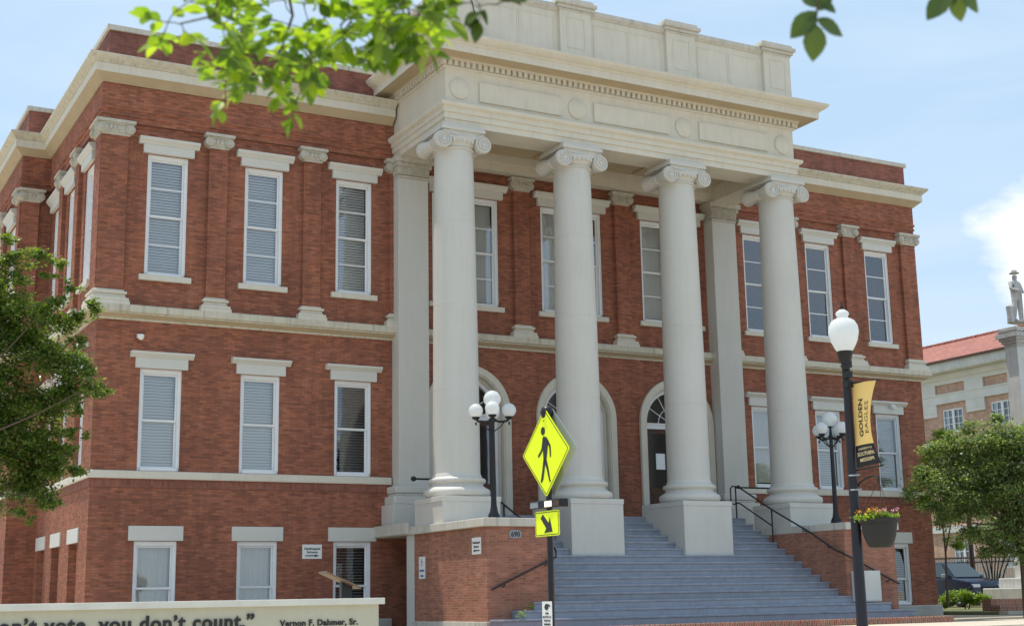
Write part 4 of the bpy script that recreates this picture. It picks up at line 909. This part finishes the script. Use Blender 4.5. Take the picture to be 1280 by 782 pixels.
for k, (c, r, q) in enumerate(clumps[2::7]):
    s0 = base+Vector((.3, -.1, 2.2)) if c.z > 3.2 else base+Vector((.1, .0, 1.5)); mid = s0.lerp(c, .5)+Vector((0, 0, .25)); limbs.append(([s0, s0.lerp(mid, .5)+rv0()*.12, mid, mid.lerp(c, .5)+rv0()*.08, c], .028, .006))
branchy(lt, limbs, 'bark')
for (u, v, r) in ((105, 395, .16), (118, 378, .1), (100, 430, .18), (130, 490, .14), (112, 460, .2), (75, 330, .12), (88, 360, .16), (100, 515, .14), (85, 560, .18), (95, 585, .12), (70, 630, .14), (30, 645, .15), (110, 545, .1)): lclump(u, v, r, 21.5)
crown(clumps, 66000, .072, 'leaf_left', lt)
# right tree in front of the monument
rt_ = thing('crape_myrtle', 'light green tree with brown trunk at the right edge in front of the pale monument', 'tree', (12.6, -5.4, .78))
tb = at(1284, 745, 42)
base = Vector((tb.x, tb.y, .75)); limbs = [([base, at(1281, 700, 42), at(1268, 655, 42)], .17, .12)]
clumps = []
for (u, v, r, d) in ((1158, 600, .5, 41.5), (1140, 615, .3, 41.3), (1175, 560, .45, 42), (1205, 560, .6, 42), (1195, 610, .7, 41.6), (1170, 630, .45, 41.4), (1235, 550, .6, 42), (1262, 545, .6, 42), (1245, 600, .9, 42), (1215, 640, .6, 41.6), (1180, 650, .35, 41.4), (1262, 640, .7, 42), (1290, 590, .9, 42), (1300, 640, .7, 42), (1215, 535, .3, 42.2), (1248, 525, .25, 42.2), (1185, 545, .22, 42.2), (1150, 588, .2, 41.4), (1270, 672, .4, 41.8), (1235, 672, .25, 41.7), (1220, 590, .9, 42.3), (1250, 570, .8, 42.3), (1225, 625, .8, 42), (1260, 610, .9, 42), (1275, 650, .7, 42), (1190, 580, .6, 42), (1275, 560, .6, 42), (1255, 680, .45, 41.8), (1278, 690, .4, 41.8), (1232, 690, .3, 41.8), (1215, 665, .4, 41.7)): clumps.append((at(u, v, d), r, .7))
for k, (c, r, q) in enumerate(clumps[::2]): s0 = at(1268, 655, 42); limbs.append(([s0, s0.lerp(c, .5)+Vector((0, 0, -.05)), c.lerp(s0, .15)], .05, .01))
branchy(rt_, limbs, 'bark'); crown(clumps, 50000, .105, 'leaf_right', rt_)

for (u_, v_, pl_, lab) in ((664, 757, -6.75, 'small green weed growing on the lowest left steps, nearer the sign pole'), (652, 768, -7.1, 'small green weed at the end of the lowest left step, farther from the sign pole')):
    q = on(u_, v_, 1, pl_); wd_ = MB()
    for k_i in range(45): quadleaf(wd_, q+Vector((random.gauss(0, .05), random.gauss(0, .04), abs(random.gauss(0, .07))-.05)), .07)
    tag(wd_.build('weed', 'leaf_shrub', recalc=False), lab, 'weed', 'weeds growing on the steps')
yt = thing('young_tree', 'bright yellow-green young tree between the courthouse corner and the darker tree', 'tree', tuple(at(1185, 760, 47).xy)+(.85,))
b_ = at(1185, 758, 47); branchy(yt, [([b_, at(1182, 690, 47), at(1172, 590, 47)], .05, .015), ([at(1182, 690, 47), at(1195, 620, 47)], .03, .01)], 'bark')
crown([(at(u, v, 47), r, .9) for u, v, r in ((1168, 565, .42), (1180, 548, .34), (1155, 590, .36), (1176, 600, .45), (1160, 625, .35), (1185, 640, .4), (1192, 680, .3))], 9000, .10, 'leaf_yellow', yt)
# overhanging branches near the camera
def twig(t, mb, wood, p, d, n, L):
    # a short shoot with paired leaves
    q = p; pts = [q]; dd = d.normalized()
    for k in range(n):
        dd = (dd+rv()*.28+Vector((0, 0, -.1))).normalized(); q = q+dd*L*.42; pts.append(q)
        for s in (-1, 1):
            side = dd.cross(Vector((0, 0, 1))+rv()*.5).normalized()*s; ld = (side*.8+dd*.6+rv()*.35)
            leaf(mb, q, ld, (Vector((0, 0, 1))+rv()*.75).normalized(), L*random.uniform(.75, 1.15), L*random.uniform(.52, .66))
    leaf(mb, q, dd+rv()*.2, (Vector((0, 0, 1))+rv()*.6).normalized(), L, L*.5)
    wood.tube(pts, .0016, 5)
def branch(label, stem, shoots, dist, L, seed, lm='leaf_near', direct=()):
    random.seed(seed)
    s0 = at(stem[0][0], stem[0][1], dist); t = thing('overhanging_branch', label, 'branch', s0, 'leafy branches hanging into the top of the view')
    wood = MB(); lv = MB(); P = [at(u, v, dist+dz) for u, v, dz in stem]
    wood.tube(P, [.007-.0045*i/(len(P)-1) for i in range(len(P))], 7)
    nodes = list(P); dn_ = lambda sh_: min((p-at(sh_[0], sh_[1], dist+sh_[2])).length for p in P)
    for (u, v, dz, n) in sorted(shoots, key=dn_):
        e = at(u, v, dist+dz); b = min(nodes, key=lambda q: (q-e).length); st_ = e.lerp(b, .35); nodes.append(e)
        wood.tube([b, b.lerp(e, .5)+rv()*.012, e], .0016, 5)
        twig(t, lv, wood, st_.lerp(e, .4), (e-b)+rv()*.03, n, L)
    for (ub, vb, ue, ve) in direct:
        a_ = at(ub, vb, dist); e_ = at(ue, ve, dist+random.uniform(-.02, .02)); l_ = (e_-a_).length; leaf(lv, a_, e_-a_, (-_fw+Vector((0, 0, .5))+rv()*.25).normalized(), l_, l_*.62, .12)
    wood.build('stem', 'bark_thin', t, smooth=True); lv.build('leaves', lm, t, recalc=False)
random.seed(11)
sh = []
for (u, v, n, cnt) in ((318, 15, 3, 4), (350, 55, 3, 5), (395, 18, 3, 4), (392, 66, 3, 5), (425, 55, 3, 6), (322, 92, 3, 5), (300, 45, 3, 2), (440, 16, 3, 6), (452, 50, 3, 4), (300, 110, 2, 4), (288, 122, 2, 4), (395, 112, 3, 6), (375, 100, 3, 6), (410, 95, 3, 5), (320, 112, 2, 4), (275, 10, 2, 4), (260, 5, 2, 3), (345, 118, 2, 3), (430, 80, 2, 4), (318, 80, 3, 5), (370, 5, 3, 3)):
    for k in range(cnt): sh.append((u+random.gauss(0, 16), v-19+random.gauss(0, 11), random.uniform(-.28, .28), n))
branch('dense sunlit branch of bright green leaves hanging over the left wing roof', [(360, -260, 0), (358, -120, .05), (356, -30, 0), (366, 20, .03), (352, 60, 0), (330, 95, -.03)], sh, 4.1, .056, 3)
sh = [(210, 28, 0, 2), (222, 12, .03, 2), (205, 42, .02, 2), (230, 40, -.03, 2), (222, 48, 0, 1), (262, 62, 0, 1), (285, 55, .03, 2), (280, 30, -.02, 2), (290, 15, 0, 2), (278, 70, 0, 1), (270, 12, .05, 2), (240, 0, 0, 2), (300, 0, 0, 2)]
branch('dark sparse sprig of leaves at the top left against open sky', [(300, -260, 0), (290, -100, 0), (280, -30, .03), (268, 20, 0), (225, 30, -.02)], sh, 3.7, .064, 5)
sh = []
for (u, v, cnt) in ((500, 10, 7), (515, 35, 6), (490, 30, 5), (530, 45, 4), (510, 0, 6), (475, 20, 2), (545, 5, 3), (470, 45, 2)):
    for k in range(cnt): sh.append((u+random.gauss(0, 9), v+random.gauss(0, 8)-4, random.uniform(-.2, .2), 2))
branch('branch of mid green leaves hanging over the portico corner', [(520, -260, 0), (515, -110, 0), (512, -30, .03), (510, 10, 0), (515, 35, -.03)], sh, 3.8, .066, 8)
branch('small sprig of leaves dipping in above the portico attic', [(620, -260, 0), (612, -110, 0), (608, -40, 0), (607, -5, .02)], [(588, 2, 0, 1), (600, 8, 0, 2), (622, 6, 0, 2), (612, -5, .03, 2), (630, -8, 0, 2), (596, -10, 0, 2)], 3.7, .07, 9, 'leaf_shaded')
branch('dark sprig of four leaves hanging alone in the sky right of the attic', [(1035, -260, 0), (1030, -110, 0), (1024, -30, 0), (1020, 30, 0)], [], 3.5, .078, 12, 'leaf_shaded', [(1021, 14, 988, 46), (1020, 30, 1017, 75), (1020, 24, 1057, 42), (1022, 14, 1040, -8), (1021, 10, 1002, -10), (1024, 2, 1046, 14), (1020, 20, 1006, 26)])
branch('sprig of dark leaves just dipping in at the top right edge', [(1190, -260, 0), (1192, -120, 0), (1193, -40, 0), (1192, -8, 0)], [], 3.5, .078, 14, 'leaf_shaded', [(1186, -8, 1159, 22), (1192, -10, 1204, 27), (1200, -12, 1227, 14), (1196, -8, 1186, 8)])
random.seed(21)

# ================================================================== RIGHT BACKGROUND
# neighbouring building across the side street (its long front faces west)
NB = thing('civic_building', 'cream and tan brick building with red tiled roof behind the courthouse', 'building', (45, 22, .8))
NT = lambda u, n, z: (45-n, -u, z)       # u runs to the viewer's right (towards -y)
bw = MB(NT); ops = []
PITCH = 4.02; U0 = -27.82
bays = [U0+PITCH*k for k in range(-4, 6)]
for c in bays:
    ops += [(c-.85, c+.85, 11.5, 13.0), (c-.85, c+.85, 7.2, 9.2), (c-.85, c+.85, 2.9, 4.6)]
wallgrid(bw, -50, -2, .8, 15.9, ops, .25); bw.T = None
bw.quad((45, 2, .8), (65, 2, .8), (65, 2, 15.9), (45, 2, 15.9)); bw.quad((45, 50, .8), (65, 50, .8), (65, 50, 15.9), (45, 50, 15.9))
bw.build('wall', 'brick_tan', NB, recalc=False)
tr = MB(NT)
tr.box(-50, -2, -.0, .10, 13.45, 13.95).box(-50, -2, 0, .14, 13.92, 14.02).box(-50, -2, 0, .14, 13.38, 13.47).box(-50, -2, 0, .12, 14.62, 14.95)
tr.prism([(0, 14.9), (.2, 14.9), (.3, 15.05), (.3, 15.25), (0, 15.25)], -50, -2, lambda n, z, u: (u, n, z))
for c in bays:
    tr.box(c+.95+.3, c+PITCH-.95-.3, .02, .13, 14.0, 14.65); tr.box(c+1.25, c+PITCH-1.25, 0, .12, 12.85, 13.4); tr.box(c+1.25, c+PITCH-1.25, 0, .1, 12.6, 12.85)
tr.box(-50, -2, 0, .1, 10.7, 11.0).box(-50, -2, 0, .12, .8, 5.2) if False else tr.box(-50, -2, 0, .1, 10.7, 11.0)
tr.box(-50, -2, 0, .12, 5.2, 5.6)
tr.build('stone_trim', 'bg_trim', NB)
MB(NT).prism([(0, 15.25), (.9, 15.3), (.95, 15.45), (.98, 15.9), (0, 15.92)], -50.5, -1.5, lambda n, z, u: (u, n, z)).build('eave', 'white_stone', NB)
MB(NT).box(-50.6, -1.4, .9, 1.15, 15.86, 16.0).build('gutter', 'wood_dark', NB)
rfm = MB(NT); rfm.quad((-50.5, 1.1, 15.98), (-1.5, 1.1, 15.98), (-7, -6.5, 18.75), (-45, -6.5, 18.75)); rfm.quad((-1.5, 1.1, 15.98), (-1.5, -14, 15.98), (-7, -6.5, 18.75)); rfm.quad((-50.5, 1.1, 15.98), (-45, -6.5, 18.75), (-50.5, -14, 15.98)); rfm.quad((-50.5, -14, 15.98), (-45, -6.5, 18.75), (-7, -6.5, 18.75), (-1.5, -14, 15.98))
rf = rfm.build('roof', 'tile', NB, recalc=False)
rg = MB()
for k in range(80): rg.lathe([(0, -.2), (.13, -.18), (.16, .2), (0, .22)], (51.5, 7.5+k*.47, 18.77), 7, axis=1)
rg.build('ridge_tiles', 'tile', rf)
for c in bays:
    for (z0, z1, nr) in ((11.5, 13.0, 3), (7.2, 9.2, 4), (2.9, 4.6, 3)):
        w_ = MB(NT); w_.box(c-.85, c-.76, -.12, -.03, z0, z1).box(c+.76, c+.85, -.12, -.03, z0, z1).box(c-.76, c+.76, -.12, -.03, z1-.1, z1).box(c-.76, c+.76, -.12, -.03, z0, z0+.1).box(c-.09, c+.09, -.12, -.02, z0+.1, z1-.1)
        for sgn in (-1, 1):
            w_.box(c+sgn*.42-.02, c+sgn*.42+.02, -.1, -.05, z0+.1, z1-.1)
            for r in range(1, nr): zz = z0+.1+(z1-z0-.2)*r/nr; w_.box(c+sgn*.425-.33, c+sgn*.425+.33, -.1, -.055, zz-.02, zz+.02)
        wf = w_.build('window', 'window_paint', NB); p = MB(NT); p.quad((c-.76, -.1, z0), (c+.76, -.1, z0), (c+.76, -.1, z1), (c-.76, -.1, z1)); p.build('pane', 'car_glass', wf, recalc=False)
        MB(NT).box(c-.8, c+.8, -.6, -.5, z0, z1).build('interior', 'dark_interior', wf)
# monument -----------------------------------------------------------
mo = at(1282, 560, 56); MX, MY = mo.x, mo.y
mt = thing('war_memorial', 'tall pale stone memorial column with stepped base at the right edge', 'monument', (MX, MY, .78))
zc0 = at(1279, 425, 56).z; zs = at(1279, 405, 56).z
sh = MB(); b0, b1 = .37, .31
sh.add([(MX-b0, MY-b0, 3.6), (MX+b0, MY-b0, 3.6), (MX+b0, MY+b0, 3.6), (MX-b0, MY+b0, 3.6), (MX-b1, MY-b1, zc0), (MX+b1, MY-b1, zc0), (MX+b1, MY+b1, zc0), (MX-b1, MY+b1, zc0)], [(0, 3, 2, 1), (4, 5, 6, 7), (0, 1, 5, 4), (1, 2, 6, 5), (2, 3, 7, 6), (3, 0, 4, 7)])
sh.build('shaft', 'white_stone', mt)
cp = MB()
for (r, z0, z1) in ((.33, zc0-.15, zc0+.0), (.40, zc0+.0, zc0+.12), (.46, zc0+.12, zc0+.24), (.56, zc0+.24, zc0+.42), (.46, zc0+.42, zs-.14), (.52, zs-.14, zs-.06), (.42, zs-.06, zs+.02)): cp.box(MX-r, MX+r, MY-r, MY+r, z0, z1)
for k in range(5): cp.lathe([(0, -.08), (.08, 0), (0, .08)], (MX-.4+k*.2, MY-.5, zc0+.47), 8)
cp.build('capital', 'statue_stone', mt, bevel=.02)
bs = MB(); bs.box(MX-1.5, MX+1.5, MY-1.5, MY+1.5, .78, at(1279, 734, 56).z-.0).box(MX-1.05, MX+1.05, MY-1.05, MY+1.05, at(1279, 734, 56).z, at(1279, 722, 56).z).box(MX-.6, MX+.6, MY-.6, MY+.6, at(1279, 722, 56).z, 2.75).box(MX-.5, MX+.5, MY-.5, MY+.5, 2.75, 3.4).box(MX-.42, MX+.42, MY-.42, MY+.42, 3.4, 3.62)
bs.build('stepped_base', 'white_stone', mt, bevel=.03)
sc = MB(); c0 = Vector((MX-.35, MY-.62, 0))
sc.prism([(-.55, 2.0), (-.55, 2.2), (-.35, 2.3), (-.2, 2.55), (.0, 2.72), (.35, 2.76), (.4, 2.6), (.4, 2.0)], -.3, .3, lambda u, z, w: (c0.x+u, c0.y+w, z)); sc.build('scroll_buttress', 'white_stone', mt, bevel=.03)
# stone soldier on top, grown from a skeleton
def skin(name, verts, edges, radii, ma, parent, root=0, sub=2):
    xs = Vector(verts[root]); me = bpy.data.meshes.new(name); me.from_pydata([tuple(Vector(v)-xs) for v in verts], edges, [])
    ob = bpy.data.objects.new(name, me); COL.objects.link(ob); m_ = ob.modifiers.new('skin', 'SKIN'); s_ = ob.modifiers.new('sub', 'SUBSURF'); s_.levels = s_.render_levels = sub
    for i, r in enumerate(radii): me.skin_vertices[0].data[i].radius = (r, r) if not isinstance(r, tuple) else r
    me.skin_vertices[0].data[root].use_root = True; me.materials.append(M[ma]); WORLD[ob] = xs
    if parent: ob.parent = parent; ob.location = xs-WORLD[parent]
    else: ob.location = xs
    return ob
H = at(1269, 337, 56).z-zs; X, Y, Z = at(1270, 370, 56).x, at(1270, 370, 56).y, zs+.02; k = H/1.86
def P(x, y, z): return (X+x*k, Y+y*k, Z+z*k)
stt = thing('soldier_statue', 'weathered stone soldier in a hat standing on top of the memorial column', 'statue', (X, Y, Z))
vt = [P(0, 0, .95), P(0, 0, 1.15), P(0, 0, 1.38), P(0, 0, 1.50), P(0, -.01, 1.60), P(0, -.01, 1.70),
      P(.19, 0, 1.40), P(.27, -.05, 1.15), P(.12, -.22, 1.02), P(-.19, 0, 1.40), P(-.30, -.05, 1.16), P(-.08, -.24, 1.10),
      P(.10, 0, .88), P(.12, -.02, .5), P(.13, 0, .1), P(.14, -.12, .05), P(-.10, 0, .88), P(-.14, -.03, .5), P(-.17, 0, .1), P(-.18, -.12, .05)]
ed = [(0, 1), (1, 2), (2, 3), (3, 4), (4, 5), (2, 6), (6, 7), (7, 8), (2, 9), (9, 10), (10, 11), (0, 12), (12, 13), (13, 14), (14, 15), (0, 16), (16, 17), (17, 18), (18, 19)]
rr_ = [.17, .15, .17, .065, .095, .09, .075, .055, .04, .075, .055, .04, .11, .085, .06, .05, .11, .085, .06, .05]
skin('soldier_figure', vt, ed, [r*k for r in rr_], 'statue_stone', stt)
MB().lathe([(0, .0), (.17*k, 0), (.18*k, .02*k), (.10*k, .03*k), (.095*k, .11*k), (.06*k, .13*k), (0, .13*k)], P(0, -.01, 1.74), 16).build('hat', 'statue_stone', stt, smooth=True)
MB().tube([P(-.06, -.26, .02), P(-.03, -.26, 1.2)], .028*k, 8).build('rifle', 'statue_stone', stt)
MB().lathe([(0, .0), (.13*k, 0), (.12*k, .3*k), (.14*k, .55*k), (.1*k, .6*k), (0, .6*k)], P(-.3, .05, 0), 12).build('tree_stump', 'statue_stone', stt, smooth=True)
MB().box(X-.3, X+.36, Y-.3, Y+.3, Z-.02, Z+.04).build('footing', 'statue_stone', stt)

# low brick walls round the memorial, shrub, fence
bwl = on(1176, 757, 1, 4.6)
w1 = tag(MB().box(15.6, 36, -1.6, -1.2, .78, 1.09).build('garden_wall', 'brick_soldier'), 'low red brick garden wall beside the pavement, nearer of two', 'wall', 'low garden walls in front of the memorial')
w2 = tag(MB().box(16.6, 36, -.3, .1, .78, 1.29).build('garden_wall', 'brick_soldier'), 'low red brick garden wall behind the bright shrub, directly under the memorial base', 'wall', 'low garden walls in front of the memorial')
sb = thing('shrub', 'bright yellow-green low shrub beside the dark blue car', 'shrub', tuple(on(1204, 752, 1, 3.2).xy)+(.9,))
sc_ = at(1205, 742, 53.5); cl = [(Vector((sc_.x+dx*.7, sc_.y-dx*.7, 1.3+dz)), r, .7) for dx, dz, r in ((-.5, 0, .35), (-.1, .08, .4), (.35, .05, .38), (.7, -.05, .3), (-.75, -.15, .25))]
sb.location = (sc_.x, sc_.y, .9); WORLD[sb] = Vector(sb.location)
crown(cl, 5000, .09, 'leaf_shrub', sb); MB().tube([(sc_.x, sc_.y, .9), (sc_.x+.05, sc_.y, 1.3)], .03, 6).tube([(sc_.x+.2, sc_.y, .9), (sc_.x+.35, sc_.y, 1.3)], .03, 6).build('stems', 'bark', sb)
f0 = at(1150, 712, 66); f1 = at(1310, 712, 63)
fn = thing('picket_fence', 'pale picket fence behind the dark blue car', 'fence', (f0.x, f0.y, .9))
pk = MB(); n = 46
fz0 = 1.2; fz1 = at(1210, 697, 65).z
for i in range(n):
    q = f0.lerp(f1, i/(n-1)); pk.box(q.x-.035, q.x+.035, q.y-.02, q.y+.02, .9, fz1)
pk.build('pickets', 'picket', fn); MB().tube([(f0.x, f0.y, fz1-.2), (f1.x, f1.y, fz1-.2)], .04, 6).tube([(f0.x, f0.y, 1.3), (f1.x, f1.y, 1.3)], .04, 6).tube([(f0.x, f0.y, fz1+.02), (f1.x, f1.y, fz1+.02)], .05, 6).build('rail', 'wood_dark', fn)
# small bare-stemmed tree
q = at(1243, 745, 64); stt2 = thing('young_tree', 'small multi-stemmed tree with bare pale stems behind the memorial steps', 'tree', (q.x, q.y, .9)); lb = []
for k in range(9):
    e = at(1218+k*7, 668+random.uniform(-8, 8), 60+random.uniform(-1, 1)); b = Vector((q.x+random.uniform(-.15, .15), q.y, .9)); lb.append(([b, b.lerp(e, .4)+Vector((0, 0, .3)), e], .05, .015))
branchy(stt2, lb, 'bark'); crown([(at(1225, 665, 60), .6, .6), (at(1250, 662, 60), .8, .6), (at(1275, 665, 60), .7, .6)], 3500, .12, 'leaf_right', stt2)
# dark lamp pole behind
q = at(1219, 745, 64); tag(MB().tube([(q.x, q.y, .9), (q.x, q.y, 6.5)], [.13, .09], 10).lathe([(0, 0), (.22, 0), (.22, .3), (.14, .4), (0, .4)], (q.x, q.y, .9), 12).build('utility_pole', 'wood_dark'), 'dark pole in front of the picket fence beyond the car', 'pole')
# line of trees far off at the horizon (right and left), each its own crown
for k, (x, y, h, r) in enumerate(((38, 62, 7, 4), (70, 70, 9, 5), (60, 60, 8, 4.5))):
    labs = ['far dark green tree partly hidden behind the courthouse corner', 'far green tree beyond the tiled roof building, farthest right', 'far green tree beyond the tiled roof building']
    t = thing('background_tree', labs[k], 'tree', (x, y, .8)); branchy(t, [([(x, y, .8), (x, y, h*.6)], .3, .2)], 'bark')
    crown([(Vector((x+random.uniform(-r, r)*.5, y+random.uniform(-r, r)*.5, h*.65+random.uniform(-1, 1))), r*.6, .8) for _ in range(5)], 3000, .5, 'leaf_left', t)

# parked car -----------------------------------------------------------
def car(pos, rz, label):
    t = thing('parked_car', label, 'car', pos); R_ = Matrix.Rotation(rz, 3, 'Z'); Pp = Vector(pos)
    C_ = lambda x, y, z: tuple(Pp+R_ @ Vector((x, y, z*(1.12 if z > .5 else 1)+(0 if z > .5 else 0))))
    b = MB(C_); prof = [(-2.3, .35), (2.25, .3), (2.35, .5), (2.32, .78), (2.1, .98), (1.05, 1.12), (-2.25, 1.15), (-2.38, .9)]
    b.prism(prof, -.93, .93, lambda x, z, y: (x, y, z)); body = b.build('body', 'car_paint', t, bevel=.08)
    g = MB(C_); A = [(1.1, 1.1), (.15, 1.72), (-2.0, 1.76), (-2.3, 1.14)]; n = len(A)
    ws = [.86, .66, .66, .86]; vs = [(x, -w, z) for (x, z), w in zip(A, ws)]+[(x, w, z) for (x, z), w in zip(A, ws)]
    g.add(vs, [(0, 1, 2, 3), (7, 6, 5, 4), (0, 4, 5, 1), (1, 5, 6, 2), (2, 6, 7, 3), (3, 7, 4, 0)]); g.build('cabin', 'car_paint', t, bevel=.05)
    def pane(nm, pts): q = MB(C_); q.quad(*pts); q.build(nm, 'car_glass_solid', t, recalc=False)
    pane('windshield', [(1.06, -.78, 1.155), (1.06, .78, 1.155), (.24, .6, 1.695), (.24, -.6, 1.695)])
    for s in (-1, 1):
        def sp_(x, f): w = .86-.2*f; z = 1.12+(1.74-1.12)*f; return (x, s*(w+.012), z)
        pane('side_window', [sp_(.75, .08), sp_(.1, .88), sp_(-.75, .9), sp_(-.75, .08)]); pane('side_window', [sp_(-.85, .08), sp_(-.85, .9), sp_(-1.85, .9), sp_(-2.05, .08)])
        m_ = MB(C_); m_.box(.55, .72, s*1.0-.12, s*1.0+.12, 1.12, 1.28); m_.build('mirror', 'metal_grey', t, bevel=.03)
        h = MB(C_); h.box(2.2, 2.345, s*.68-.2, s*.68+.2, .72, .86); h.build('headlight', 'reflector', t, bevel=.03)
    g = MB(C_); g.box(2.3, 2.37, -.42, .42, .5, .75); g.build('grille', 'tyre', t)
    for x in (-1.45, 1.45):
        for s in (-1, 1):
            c = Pp+R_ @ Vector((x, s*.86, .34)); ax = R_ @ Vector((0, 1, 0))
            w = MB(); w.tube([c-ax*.11, c+ax*.11], .34, 24); wh = w.build('wheel', 'tyre', t, smooth=True); r = MB(); r.tube([c-ax*.12, c+ax*.12], .21, 16); r.build('rim', 'rim', wh, smooth=True)
mat('car_glass_solid', (.03, .045, .05), .06, spec=1.0)
cp_ = at(1193, 735, 62); car((cp_.x, cp_.y, .9), radians(-97), 'dark blue minivan parked at the right behind the brick corner of the courthouse')
